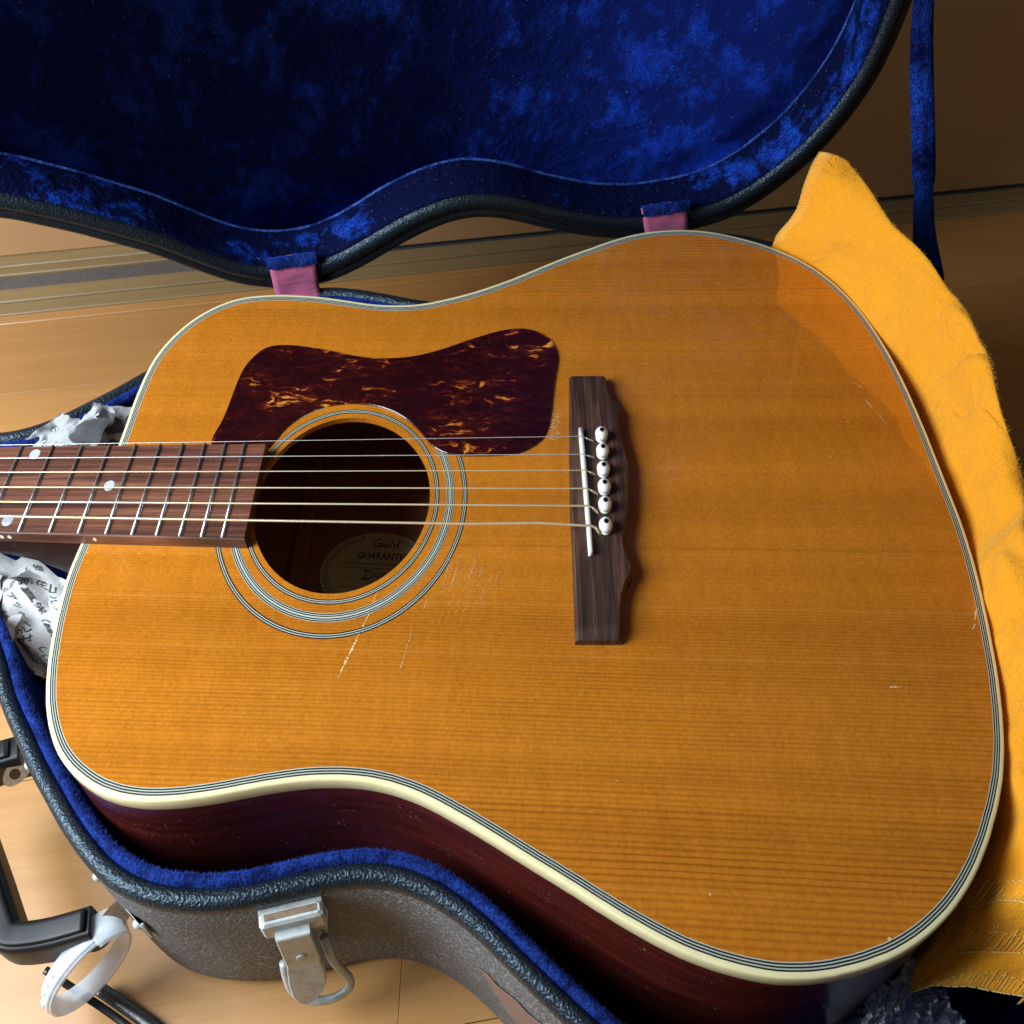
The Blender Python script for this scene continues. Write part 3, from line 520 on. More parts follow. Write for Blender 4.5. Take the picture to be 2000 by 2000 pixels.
# ------------------------------------------------------------------ guitar
G = empty('acoustic_guitar', (-20, 300, 19), 'amber spruce topped acoustic guitar lying in the open blue lined case', 'guitar')
NB = normals(BODY)
ZB = 19.0
hc = ((HOLE[0][0]+HOLE[1][0])/2, (HOLE[2][1]+HOLE[3][1])/2)
HA = (HOLE[1][0]-HOLE[0][0])/2; HB = (HOLE[2][1]-HOLE[3][1])/2
def ell(k, n=96): return [(hc[0]+HA*k*cos(2*pi*i/n), hc[1]+HB*k*sin(2*pi*i/n)) for i in range(n)]
# top plate with the thickness of its sound hole edge
inner = off(BODY, NB, 5.3)
top = fill([inner, ell(1.0)], ZG)
n = 96
hv = [(p[0], p[1], ZG) for p in ell(1.0)] + [(p[0], p[1], ZG-3) for p in ell(1.004)]
hf = [(i, (i+1) % n, n+(i+1) % n, n+i) for i in range(n)]
under = fill([off(BODY, NB, 3.0), ell(1.004)], ZG-3)
sb = mk('soundboard', *join(top, (hv, hf), under), M['spruce'], G, False)
# side, back and inner lining
V, F = sweep(BODY, [(.25, ZG-7.2), (.25, ZB+1.2)])
mk('side', V, F, M['sidewood'], G)
V, F = sweep(BODY, [(3.0, ZG-3), (3.0, ZB+3)])
bk = fill([off(BODY, NB, 3.0)], ZB+3)
mk('inner_lining', *join((V, F), bk), M['inside'], G, False)
mk('back', *fill([off(BODY, NB, .4)], ZB+.6), M['sidewood'], G, False)
for x in (-118, -10, 70):
    b = box((x, 300, ZB+6.2), Vector((1, 0, 0)), Vector((0, 1, 0)), Z, 9, 260, 6, 1.5); mk('back_brace', *b, M['inside'], G, False)
# binding and purfling
mk('binding', *sweep(BODY, [(2.2, ZG), (.9, ZG), (.35, ZG-.25), (0, ZG-.9), (0, ZG-6.6), (.25, ZG-7.2)]), M['cream'], G)
mk('back_binding', *sweep(BODY, [(.25, ZB+6), (0, ZB+5.6), (0, ZB+.8), (.4, ZB)]), M['cream'], G)
pv = [2.2, 2.85, 3.25, 3.9, 4.3, 4.95, 5.3]
V, F = sweep(BODY, [(d, ZG) for d in pv]); nb = len(BODY)
mk('purfling', V, F, [M['black'], M['white']], G, False, fm=[(i//nb) % 2 for i in range(len(F))])
# rosette rings
def ring(ks, first):
    V = []; F = []; fm = []
    for k in ks: V += [(p[0], p[1], ZG+.12) for p in ell(k)]
    for j in range(len(ks)-1):
        for i in range(96):
            F.append((j*96+i, j*96+(i+1) % 96, (j+1)*96+(i+1) % 96, (j+1)*96+i)); fm.append((j+first) % 2)
    return fixn(mk('rosette_ring', V, F, [M['black'], M['white']], G, False, fm=fm))
ring([1.058, 1.0695, 1.0765, 1.088, 1.095, 1.1065], 0)
ring([1.190, 1.1945, 1.206, 1.2135, 1.2245, 1.2395, 1.251, 1.2585, 1.270, 1.2745], 1)
ring([1.378, 1.390, 1.3975, 1.4105, 1.418, 1.430], 0)
# scratches and dings in the varnish
random.seed(11)
V = []; F = []
def scr(x0, y0, x1, y1, w, k=9):
    for q in range(k):
        t0 = q/k; t1 = (q+random.uniform(.4, 1.0))/k
        ww = w*sin(pi*min(1, .15+.7*(t0+t1)/2))*random.uniform(.3, 1)
        dx, dy = x1-x0, y1-y0; l = sqrt(dx*dx+dy*dy); nx, ny = -dy/l*ww*XR, dx/l*ww
        j = random.uniform(-.15, .15)
        a = (x0+dx*t0+j, y0+dy*t0); b = (x0+dx*t1+j, y0+dy*t1)
        o = len(V); V.extend([(a[0]-nx, a[1]-ny, ZG+.1), (b[0]-nx*.5, b[1]-ny*.5, ZG+.1), (b[0]+nx*.5, b[1]+ny*.5, ZG+.1), (a[0]+nx, a[1]+ny, ZG+.1)]); F.append((o, o+1, o+2, o+3))
for s in ([-58.5, 238.6, -67.8, 208.5, .9, 22], [-55.8, 250.2, -57.8, 242.4, .5, 8], [-34.9, 246.3, -36.1, 241.6, .35, 5], [-40.3, 231.1, -44.8, 207.3, .25, 14],
          [146.2, 204.6, 151.4, 204.6, .5, 3], [186, 231.1, 187.9, 234.1, .6, 4], [188, 236, 191, 242, .8, 5], [172.2, 366.0, 174.7, 359.1, .4, 4], [175.7, 357.4, 179.2, 347.9, .4, 6],
          [169.0, 378, 174, 373, .25, 4], [122.8, 110.0, 124.8, 110.4, .8, 3], [-26.2, 266.3, -29.7, 248.9, .25, 9], [-21.9, 269.0, -25.6, 251.5, .25, 9], [-15.3, 267.6, -18.3, 256.8, .2, 6], [66.4, 125.0, 66.8, 123.8, .5, 1], [111, 459, 113, 456, .35, 2]):
    scr(*s)
for q in range(170):     # fine pick marks beside the rosette
    x = random.gauss(-17, 8); y = random.gauss(256, 9); l = random.uniform(2, 6); scr(x, y, x-l*.35, y-l, random.uniform(.03, .09), 2)
for q in range(26):      # scattered dings
    x = random.uniform(-10, 175); y = random.uniform(150, 440); a = random.uniform(0, 6.28); l = random.uniform(.5, 1.6)
    scr(x, y, x+cos(a)*l, y+sin(a)*l, random.uniform(.1, .28), 1)
for q in range(120):     # worn varnish beside the pickguard
    y = random.uniform(338, 356); x = 21 + (356-y)*-.05 + random.uniform(-1.8, 3.5) - 2
    scr(x, y, x+random.uniform(1, 2.5), y, random.uniform(.06, .16), 1)
tag(fixn(mk('varnish_scratches', V, F, M['scratch'], G, False)), kind='stuff')
# pickguard
NG = normals(GUARD)
V, F = join(fill([off(GUARD, NG, .35)], ZG+.9), sweep(GUARD, [(.35, ZG+.9), (.05, ZG+.6), (0, ZG+.02)]))
mk('pickguard', V, F, M['guard'], G, False)
# neck and heel, lofted sections under the fretboard
def fb(d):      # far and near edge of the fretboard at d millimetres of string length from the bridge
    fx, fy = FRT[0][0]+FRT[1][0]*d, FRT[0][1]+FRT[1][1]*d
    nx, ny = FRB[0][0]+FRB[1][0]*d, FRB[0][1]+FRB[1][1]*d
    return Vector((fx, fy+.6, 0)), Vector((nx, ny-.8, 0))
rows = []
for d, D in ((600, 15), (520, 15), (460, 15.5), (400, 16.5), (370, 18), (345, 22), (328, 29), (314, 42), (302, 62), (292, 96)):
    a, b = fb(d); r = []
    for k in range(17):
        t = k/16*pi; w = .5*(1-cos(t)); dep = (sin(t)**.75)*D
        nar = 1 - .55*sstep(25, 95, dep)
        w = .5 + (w-.5)*nar
        p = a.lerp(b, w); r.append((p.x, p.y, ZG-.4-dep))
    rows.append(r)
mk('neck', *grid(rows), M['neck'], G)
# fretboard
e0, e1 = Vector(FBEND[0]+[0]), Vector(FBEND[1]+[0])
a0, b0 = fb(600)
q = [a0, e0, e1, b0]
zt = ZG+6.2
V = [(p.x, p.y, ZG+.02) for p in q] + [(p.x, p.y, zt-.5) for p in q]
cx = sum((p for p in q), Vector())/4
ins = [p + Vector(((cx-p).x/abs((cx-p).x)*.4, (cx-p).y/abs((cx-p).y)*.5, 0)) for p in q]
V += [(p.x, p.y, zt) for p in ins]
F = [(8, 9, 10, 11)] + [(j+i, j+(i+1) % 4, j+4+(i+1) % 4, j+4+i) for j in (0, 4) for i in range(4)]
FBO = mk('fretboard', V, F, M['fretwood'], G, False); fixn(FBO)
for nfr in range(5, 21):
    d = 651*2**(-nfr/12); a, b = fb(d); R = []
    v = (b-a); tx = Vector((1, 0, 0))
    for k in range(3):
        p = a.lerp(b, .006+.988*k/2); r = []
        for w, h in ((-1.25, 0), (-.95, .7), (-.4, 1.05), (.4, 1.05), (.95, .7), (1.25, 0)):
            r.append((p.x+w*XR*.9, p.y, zt+h-.05))
        R.append(r)
    V, F = grid(R); F += [(0, 1, 2, 3, 4, 5), tuple(12+i for i in (5, 4, 3, 2, 1, 0))]
    fixn(mk('fret', V, F, M['nickel'], FBO))
def disc(name, c, r, z, mat, parent, rx=XR, n=24, h=.12):
    V = [(c[0]+r*rx*cos(2*pi*i/n), c[1]+r*sin(2*pi*i/n), z) for i in range(n)]
    V += [(c[0]+r*rx*.9*cos(2*pi*i/n), c[1]+r*.9*sin(2*pi*i/n), z+h) for i in range(n)]
    F = [tuple(range(n, 2*n))]+[(i, (i+1) % n, n+(i+1) % n, n+i) for i in range(n)]
    return fixn(mk(name, V, F, mat, parent, False))
for p in DOTS: disc('inlay_dot', p, 3.1, zt+.01, M['pearl'], FBO)
for d in (651*2**(-11.38/12), 651*2**(-11.62/12), 651*2**(-14.5/12), 651*2**(-8.5/12)):
    a, b = fb(d); o = (b.x+.2, b.y-.02, ZG+3.2)
    V = [(o[0]+1.15*XR*cos(2*pi*i/12), o[1]-.12, o[2]+1.15*sin(2*pi*i/12)) for i in range(12)]
    V += [(v[0], v[1]+.4, v[2]) for v in V]
    fixn(mk('side_dot', V, [tuple(range(12))]+[(i, (i+1) % 12, 12+(i+1) % 12, 12+i) for i in range(12)], M['bone'], FBO, False))
# bridge
R = []; nr = len(BRIDGE); yc = (BRIDGE[0][2]+BRIDGE[-1][2])/2
for i, (xl, xr, y) in enumerate(BRIDGE):
    dn = min(abs(y-BRIDGE[0][2]), abs(y-BRIDGE[-1][2])); far = abs(y-yc)
    h = lerp(7.6, 6.2, sstep(38, 70, far)); h = lerp(3.2, h, sstep(-.5, 3.4, dn)) if i in (0, nr-1) or dn < 3.4 else h
    bev = 1.3
    R.append([(xl, y, ZG+.02), (xl, y, ZG+h-bev), (xl+bev*XR, y, ZG+h), (lerp(xl, xr, .5), y, ZG+h+.1), (xr-bev*XR, y, ZG+h), (xr, y, ZG+h-bev), (xr+.5, y, ZG+.02)])
V, F = grid(R); m = 7
F += [tuple(range(m)), tuple((nr-1)*m+i for i in range(m-1, -1, -1))]
BR = fixn(mk('bridge', V, F, M['bridgewood'], G)); edge_split(BR, 35)
sa = [Vector(p) for p in SADDLE]; zz = ZG+7
def saddle():
    R = []
    for k in range(11):
        l = sa[0].lerp(sa[3], k/10); r = sa[1].lerp(sa[2], k/10)
        h = 10.6 + .9*sin(pi*k/10); w = r.x-l.x
        R.append([(l.x, l.y, zz), (l.x, l.y, ZG+h-.6), (l.x+w*.25, l.y, ZG+h), (r.x-w*.25, r.y, ZG+h), (r.x, r.y, ZG+h-.6), (r.x, r.y, zz)])
    V, F = grid(R); return V, F+[(0, 1, 2, 3, 4, 5), (65, 64, 63, 62, 61, 60)]
fixn(mk('saddle', *saddle(), M['bone'], BR))
# bridge pins, each with a black dot
prof = [(0.2, 4.9), (1.0, 4.75), (2.0, 4.25), (2.8, 3.4), (3.25, 2.3), (3.2, 1.2), (2.75, .5), (2.3, .2), (2.3, -.2), (2.9, -.5), (2.9, -.9), (2.2, -1.5), (2.2, -3)]
def lathe(prof, n=24, rx=XR, tilt=(0, 0)):
    V = []; F = []
    for r, z in prof:
        for i in range(n): V.append((r*rx*cos(2*pi*i/n)+tilt[0]*z, r*sin(2*pi*i/n)+tilt[1]*z, z))
    for j in range(len(prof)-1):
        for i in range(n): F.append((j*n+i, j*n+(i+1) % n, (j+1)*n+(i+1) % n, (j+1)*n+i))
    F.append(tuple(range(n))); return V, F
pin0 = None
for i, p in enumerate(PINS):
    loc = (p[0], p[1], ZG+9.0)
    if pin0 is None:
        pin0 = fixn(mk('bridge_pin', *lathe([(r*1.22, z*.95) for r, z in prof]), M['bone'], None, loc=loc)); pin = pin0
        me_dot = None
    else:
        pin = pin0.copy(); COL.objects.link(pin); pin.location = Vector(loc)*.001
    pin.parent = G; pin.matrix_parent_inverse = parent_world(G).inverted()
    if me_dot is None:
        V, F = lathe([(.02, 4.82), (.6, 4.78), (1.3, 4.64), (1.45, 4.3)], 16)
        dt = fixn(mk('pin_dot', V, F, M['dot'], None)); me_dot = dt.data
    else:
        dt = bpy.data.objects.new('pin_dot', me_dot); COL.objects.link(dt)
    dt.parent = pin
# strings
dia = [.30, .38, .52, .70, .90, 1.12]
for i, s in enumerate(STRINGS):
    L, A, E = Vector(s[0:3]), Vector(s[3:6]), Vector(s[6:9])
    far = A + (L-A)*1.75
    A2 = A + Vector((1.6, -.4, -.6))
    wig = [far, L, A + (L-A)*.2]
    if i == 5: wig += [A + (L-A)*.09 + Vector((0, 1.0, .1)), A + (L-A)*.05 + Vector((0, .5, .1))]
    path = wig + [A, A2, A2.lerp(E, .5)+Vector((0, 0, .15)), E, E+Vector((1.5, -.6, -2.5))]
    st = mk('string', *tube(path, [dia[i]/2]*len(path), 8), M['steel'] if i < 2 else M['bronze'], G)
    # the twisted winding by the ball end
    tw = []
    for k in range(26):
        q = A2.lerp(E, .15+.95*k/25); a = k*1.5; rr = dia[i]*.5+.25
        tw.append(q + Vector((0, cos(a)*rr, sin(a)*rr)))
    mk('ball_end_wrap', *tube(tw, .22, 5), M['steel'] if i < 2 else M['bronze'], st)
# paper label inside the body
lc = (-75.5, 341.5); LW, LH = 31.0, 28.5; zl = ZB+3.4
LR = radians(-4)
def lab(u, v, z=.12):
    x = u*XR; y = v
    return (lc[0]+x*cos(LR)-y*sin(LR), lc[1]+x*sin(LR)+y*cos(LR), zl+z)
V = [lab(LW/XR*cos(2*pi*i/64), LH*sin(2*pi*i/64), 0) for i in range(64)]
LB = fixn(mk('label_sheet', V, [tuple(range(64))], M['label'], G, False))
V = []; F = []
def addp(vf, fn):
    o = len(V); V.extend([fn(*v) for v in vf[0]]); F.extend([tuple(i+o for i in f) for f in vf[1]])
def ltext(s, x, y, w, h, shear=0, bold=0): addp(text_mesh(s, shear, bold), lambda a, b: lab(x+a*w, y+b*h))
ltext('GUARANTEE', 3, 11.5, 38, 4.6, 0, .012)
ltext('THIS GUITAR IS GUARANTEED TO BE FREE FROM DEFECTS', 1, 5.6, 52, 1.3)
ltext('IN MATERIAL AND WORKMANSHIP TO THE ORIGINAL OWNER', 1, 2.6, 52, 1.3)
ltext('MODEL', -22, -3.6, 7, 1.5); ltext('SERIAL NO.', -20, -10.6, 10, 1.5); ltext('GUITARS, INC.', 0, -18, 26, 1.5)
gu = [[(4.6, 7.4), (3.4, 8.6), (1.2, 7.4), (0, 4), (.6, 1.2), (2.6, .6), (4.4, 2), (4.8, 4.2), (2.8, 4)], [(4.8, 4.2), (4.4, 1.2), (3.2, -.6)], [(6.2, 4.4), (6, 1.4), (7, .8), (8.6, 3.6), (8.9, 4.4), (8.6, 1.2), (9.3, .9)], [(10.8, 4.4), (10.5, 1.2), (11.2, .9)], [(11.1, 6.4), (11.3, 6.7)], [(13.6, 8.6), (12.8, 3.4), (12.9, 1), (13.7, 1)], [(17.4, 4.2), (15.6, 4), (14.9, 1.8), (16, .8), (17.4, 2.6), (18.6, 8.6), (17.8, 2.4), (18.6, .9)]]
addp(pen(gu, .75), lambda a, b: lab((a-9)*1.0+4, (b-4)*.72+20.5))
hand = [[(.9, 5.2), (.6, .4)], [(-1.2, 4.6), (1.4, 5.4), (4.2, 4), (4.4, 1.8), (2, .2), (-1.6, .6)], [(6.2, 4.4), (6, 2.4), (7.8, 2)], [(8.6, 4.8), (8, 0)], [(11.6, 4.4), (10.2, 3), (10.6, .8), (12, .6), (13, 2.4), (12.2, 4.2), (11.4, 4.5)]]
addp(pen(hand, .55), lambda a, b: lab(a*1.25-8, b*1.15-5))
hand = [[(0, 4.2), (3, 4.4), (1.8, 0)], [(5, 4.2), (4.8, 2.4), (6.6, 2.2)], [(7.4, 4.4), (6.8, 0)], [(10.8, 4.2), (9.2, 4.2), (9, 2.6), (10.6, 2), (10.2, .4), (8.8, .4)], [(13.2, 4), (12.2, 2), (13, .4), (14.2, 2.2), (13.2, 4)]]
addp(pen(hand, .5), lambda a, b: lab(a*1.2-3, b*1.0-11.5))
for y, x0, x1 in ((-5.2, -16, 26), (-12, -13, 24)): addp(pen([[(x0, y), (x1, y)]], .22), lambda a, b: lab(a, b))
for k in range(64):     # the ornamental border, a wreath of small leaves
    t = 2*pi*k/64
    if 1.2 < t < 1.95: continue
    for r, s in ((.93, 1), (.87, -1)):
        c = (LW/XR*r*cos(t), LH*r*sin(t)); d = t+pi/2+s*.6
        addp(pen([[(c[0]-1.4*cos(d), c[1]-1.1*sin(d)), (c[0]+1.4*cos(d), c[1]+1.1*sin(d))]], .55), lambda a, b: lab(a, b))
mk('print', V, F, M['labelink'], LB, False)

# ------------------------------------------------------------------ the case
KC = empty('guitar_case', (-20, 300, 0), 'open hard guitar case in grey vinyl with black leather edge and blue velvet lining', 'guitar case')
H1, AX, INP = Vector(HINGE[0]), Vector(HINGE[1]), Vector(HINGE[2])
AL = radians(80)
LD = -INP*cos(AL) + Z*sin(AL); LBK = Z*cos(AL) + INP*sin(AL)
def LID(v):
    p = Vector(v) - H1
    return tuple(H1 + AX*p.dot(AX) + LD*(-p.dot(INP)) + LBK*(p.z))
def arc(c, z, r, a0, a1, n, rx=1.0):
    return [(c + r*rx*cos(radians(lerp(a0, a1, k/n))), z + r*sin(radians(lerp(a0, a1, k/n)))) for k in range(n+1)]
NCs = normals(CASE)
# lower shell
mk('shell', *join(sweep(CASE, [(1.2, ZR-5), (.2, ZR-7), (.2, 70), (.6, 30), (1.4, 8), (3, 2), (6, .6)]), fill([off(CASE, NCs, 6)], .6)), M['vinyl'], KC)
V, F = sweep(CASE, [(1.6, ZR-9), (.1, ZR-7)] + arc(4.3, ZR-4.6, 4.5, 195, -15, 12, .98) + [(8.4, ZR-8)])
mk('edge_binding', *join((V, F)), M['leather'], KC)
V, F = sweep(CASE, [(8.0, ZR-8)] + arc(11.1, ZR-3.4, 2.9, 190, -60, 12, .95) + [(13.3, ZR-12)])
vr = mk('velvet_roll', V, F, M['velvet_rim'], KC)
V, F = sweep(CASE, [(13.1, ZR-8), (13.6, 60), (16.0, 14), (22, 8)])
mk('lining', *join((V, F), fill([off(CASE, NCs, 22)], 8)), M['velvet_in'], KC)
# pile fibres standing on the velvet roll
random.seed(5)
V = []; F = []
N_ = len(CASE)
for i in range(N_):
    p = CASE[i]; nn = NCs[i]; q = CASE[(i+1) % N_]
    if not (-300 < p[0] < 120): continue
    near = p[1] < 290
    for k in range(60 if near else 26):
        t = random.random(); a = radians(random.uniform(-20, 175)); r = 2.9
        d = 11.1 + r*.95*cos(a)*-1; z = ZR-3.4 + r*sin(a)
        x = lerp(p[0], q[0], t)+nn[0]*d; y = lerp(p[1], q[1], t)+nn[1]*d
        l = random.uniform(.5, 1.3); dx = random.uniform(-.5, .5); dy = random.uniform(-.5, .5)
        dirn = Vector((-nn[0]*cos(a)+dx, -nn[1]*cos(a)+dy, sin(a)*.9+.2)).normalized()*l
        o = len(V); w = .09
        V += [(x-w, y, z-.1), (x+w, y, z-.1), (x+dirn.x, y+dirn.y, z+dirn.z)]; F.append((o, o+1, o+2))
tag(mk('velvet_pile', V, F, M['pile'], KC, False), kind='stuff')
# worn patch where the vinyl is torn
def wall_pt(x_target, z, out=0.0, xlo=-400, near=True):
    best = min((i for i in range(N_) if CASE[i][1] < 300), key=lambda i: abs(CASE[i][0]-x_target) if CASE[i][1] < 240 else 1e9)
    p, nn = CASE[best], NCs[best]
    return Vector((p[0]-nn[0]*out, p[1]-nn[1]*out, z)), nn
# ---------------- lid
LIDO = mk('lid', *join(sweep(CASE, [(2, ZR+1), (.2, ZR+4), (.2, ZR+38), (3, ZR+44), (8, ZR+46)], fn=LID), (lambda vf: ([LID(v) for v in vf[0]], vf[1]))(fill([off(CASE, NCs, 8)], ZR+46))), M['vinyl'], KC)
V, F = sweep(CASE, [(.2, ZR+7), (-.3, ZR+4)] + [(3.4-3.8*cos(radians(a)), ZR+2.2-3.2*sin(radians(a))) for a in range(0, 166, 15)] + [(7.2, ZR+2.8)] , fn=LID)
mk('outer_welt', V, F, M['leather2'], LIDO)
V, F = sweep(CASE, [(7.0, ZR+4)] + [(12.4-5.4*cos(radians(a)), ZR+1.6-4.6*sin(radians(a))) for a in range(0, 181, 15)] + [(17.9, ZR+5)], fn=LID)
mk('edge_binding', V, F, M['leather'], LIDO)
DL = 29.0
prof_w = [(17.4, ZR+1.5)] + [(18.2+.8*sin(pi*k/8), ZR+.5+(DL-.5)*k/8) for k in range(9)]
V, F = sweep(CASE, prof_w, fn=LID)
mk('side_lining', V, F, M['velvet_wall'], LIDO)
# padded back panel of the lid
pan = fill([off(CASE, NCs, 18.0)], ZR+DL+1.0)
bmx = bmesh.new()
vs = [bmx.verts.new(v) for v in pan[0]]
for f in pan[1]:
    try: bmx.faces.new([vs[i] for i in f])
    except ValueError: pass
bm_faces = bmx.faces[:]
for it in range(3):
    bmesh.ops.subdivide_edges(bmx, edges=[e for e in bmx.edges if e.calc_length() > 14], cuts=1, use_grid_fill=True)
    bmesh.ops.triangulate(bmx, faces=bmx.faces)
bmx.verts.index_update()
Vp = [tuple(v.co) for v in bmx.verts]; Fp = [tuple(v.index for v in f.verts) for f in bmx.faces]; bmx.free()
def dist_edge(x, y): return min((abs(x-c[0])/XR)**2+(y-c[1])**2 for c in CASE[::2])**.5
Vp = [LID((x, y, z - 4.0*sstep(18, 46, dist_edge(x, y)) - 1.2*nz(x*.02, y*.02))) for x, y, z in Vp]
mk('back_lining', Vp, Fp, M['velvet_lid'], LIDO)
inn = off(CASE, NCs, 18.6)
pp = [LID((p[0], p[1], ZR+DL-.2+.5*nz(p[0]*.05, p[1]*.05))) for p in inn]
mk('seam_piping', *tube(pp+pp[:2], .8, 7), M['seam_velvet'], LIDO)
# ---------------- the two pink ribbons that tie lid and case on the hinge side
for ri, (s0, s1, lean) in enumerate(((-11.5, 14.5, .5), (212, 240, 7.0))):
    R = []
    path = [(23, 3.5, .0), (21, -1.5, .0), (18, -4.2, .05), (14, -4.2, .2), (9, -5.2, .35), (4, -5.6, .5), (-2, -7.5, .7), (-7, -10, .85), (-12, -15, 1.0), (-16, -22, 1.1)]
    for k, (t, b, f) in enumerate(path):
        r = []
        for j in range(9):
            s = lerp(s0, s1, j/8) + lean*f + (.6*sin(j*1.3) if k else 0)*.3
            wv = .5*sin(j*1.1+k*1.7)+.35*sin(k*2.1)
            tt = t - (1.6*j/8 if ri == 0 else 1.8*j/8*-1)*0.0
            if t >= 0: p = H1 + AX*s + LD*tt + LBK*(b-wv)
            else: p = H1 + AX*s + Vector((0, 0, 1))*t*1.0 + INP*b + Z*wv*.3
            r.append(tuple(p))
        R.append(r)
    o = mk('hinge_ribbon', *grid(R), M['pink'], KC); o.modifiers.new('thick', 'SOLIDIFY').thickness = .0004
    # tuft of velvet folded over where the ribbon leaves the lining
    R = []
    for k in range(7):
        a = k/6*pi
        R.append([tuple(H1 + AX*(lerp(s0-1, s1+1, j/14)) + LD*(21.5+5.5*sin(a)+1.6*nz(j*.6, k*.5, ri)) + LBK*(-1.0-3.4*cos(a)*-1 - 1.0*nz(j*.8, 3+k, ri))) for j in range(15)])
    mk('ribbon_tuft', *grid(R), M['velvet_rim'], LIDO)
# ---------------- velvet stay strap from the lid down to the lower shell
SP = [(208, 551, 275), (212.5, 548, 250), (220, 541, 215), (233, 528, 165), (239, 522, 140), (245, 516, 118), (253, 506, 96), (258, 500, 70)]
sp = spline(SP, 60); R = []
for k, p in enumerate(sp):
    w = lerp(5.7, 8.2, k/59); tw = .25*sin(k*.22)+.12
    if 30 <= k <= 33: w *= .88
    cr = Vector((cos(tw), sin(tw)*.8, 0)); ff = Vector((-.2, -.8, .5)).normalized()
    row = []
    for j in range(9):
        u = j/4-1; row.append(tuple(p + cr*(w*u) + ff*(1.5*(1-u*u) + .8*nz(k*.15, u*2.0))))
    for j in range(8, -1, -1):
        u = j/4-1; row.append(tuple(p + cr*(w*u*.98) - ff*1.2))
    R.append(row)
mk('stay_strap', *grid(R), M['velvet_strap'] if 'velvet_strap' in M else M['velvet_rim'], KC)
# ---------------- latch on the near wall
WO = Vector((-82.5, 135.0, 0)); WT = Vector((.972, .235, 0)); WN = Vector((.235, -.972, 0))
def wl(t, o, z): return tuple(WO + WT*t + WN*o + Z*z)
def prism(pts, o0, o1):
    """outline in (t, z), given depth range off the wall; o may be functions of z"""
    n = len(pts); f0 = o0 if callable(o0) else (lambda z: o0); f1 = o1 if callable(o1) else (lambda z: o1)
    ct = sum(p[0] for p in pts)/n; cz = sum(p[1] for p in pts)/n
    V = [wl(t, f0(z), z) for t, z in pts] + [wl(t, f1(z)-.5, z) for t, z in pts] + [wl(ct+(t-ct)*.93, f1(z), cz+(z-cz)*.96) for t, z in pts]
    F = [tuple(range(n-1, -1, -1)), tuple(range(2*n, 3*n))]
    for j in (0, n):
        for i in range(n): F.append((j+i, j+(i+1) % n, j+n+(i+1) % n, j+n+i))
    return V, F
LA = fixn(mk('latch', *prism([(-12, 92), (11.5, 92), (12, 78), (9, 58), (5, 50), (-6, 50), (-10, 60), (-12.4, 78)], -.6, 1.4), M['hardware'], KC, False))
fixn(mk('hood', *box(wl(-.2, 3.2, 86), WT, WN, Z, 23.6, 6.4, 12.5, 1.1), M['hardware'], LA, False))
fixn(mk('worn_strip', *box(wl(-.2, 3.0, 92.33), WT, WN, Z, 19.5, 2.6, .2, .08), M['brass'], LA, False))
fixn(mk('lever_block', *prism([(-7.4, 86), (5.4, 86), (5.6, 60), (-7.6, 60)], 1.0, lambda z: 10.2+.06*(86-z)), M['hardware'], LA, False))
fixn(mk('slot', *box(wl(-1, 6.45, 83.0), WT, WN, Z, 9.5, .5, 4.5, .1), M['darkmetal'], LA, False))
V, F = lathe([(2.1, 0), (2.1, .5), (1.7, .8), (.2, .9)], 18, 1.0)
rp = Vector(wl(-.8, 11.3, 68)); V = [tuple(rp + WT*v[0] + Z*v[1] + WN*v[2]) for v in V]
fixn(mk('rivet', V, F, M['hardware'], LA, False))
tong = [(-7.0, 64), (4.6, 64), (5.6, 54), (5.2, 44), (2.2, 35), (-1.6, 29.5), (-5.0, 28), (-8.2, 30.5), (-9.6, 37), (-9.4, 47), (-8.2, 57)]
fixn(mk('lever', *prism(tong, lambda z: 7.8+.19*(64-z), lambda z: 11.2+.17*(64-z)), M['hardware'], LA, False))
bp_ = [(7.6, 3, 60), (8.3, 6, 55), (8.6, 8, 49), (10.0, 9.5, 40), (12.6, 11, 30), (12.0, 13, 23), (6.5, 14.5, 20), (0, 14.5, 19.5), (-7, 13, 22), (-10.2, 11, 30), (-10.6, 8.5, 42), (-10, 6, 50)]
fixn(mk('bail', *tube(spline([wl(*q) for q in bp_], 50), 1.9, 10), M['hardware'], LA))
# torn patch of bare board
pa = []
for i in range(N_):
    if -14 < CASE[i][0] < 22 and CASE[i][1] < 140: pa.append(i)
pa.sort(key=lambda i: CASE[i][0])
R = []
for q, i in enumerate(pa):
    p, nn = CASE[i], NCs[i]; f = q/max(1, len(pa)-1)
    zt_, zb_ = (lerp(62, 74, f)+2*sin(q*2.1), lerp(60, 30, min(1, f*1.8)) + 3*sin(q*1.7))
    R.append([(p[0]-nn[0]*.25, p[1]-nn[1]*.25, lerp(zt_, zb_, k/3)) for k in range(4)])
mk('torn_patch', *grid(R), M['patch'], KC)
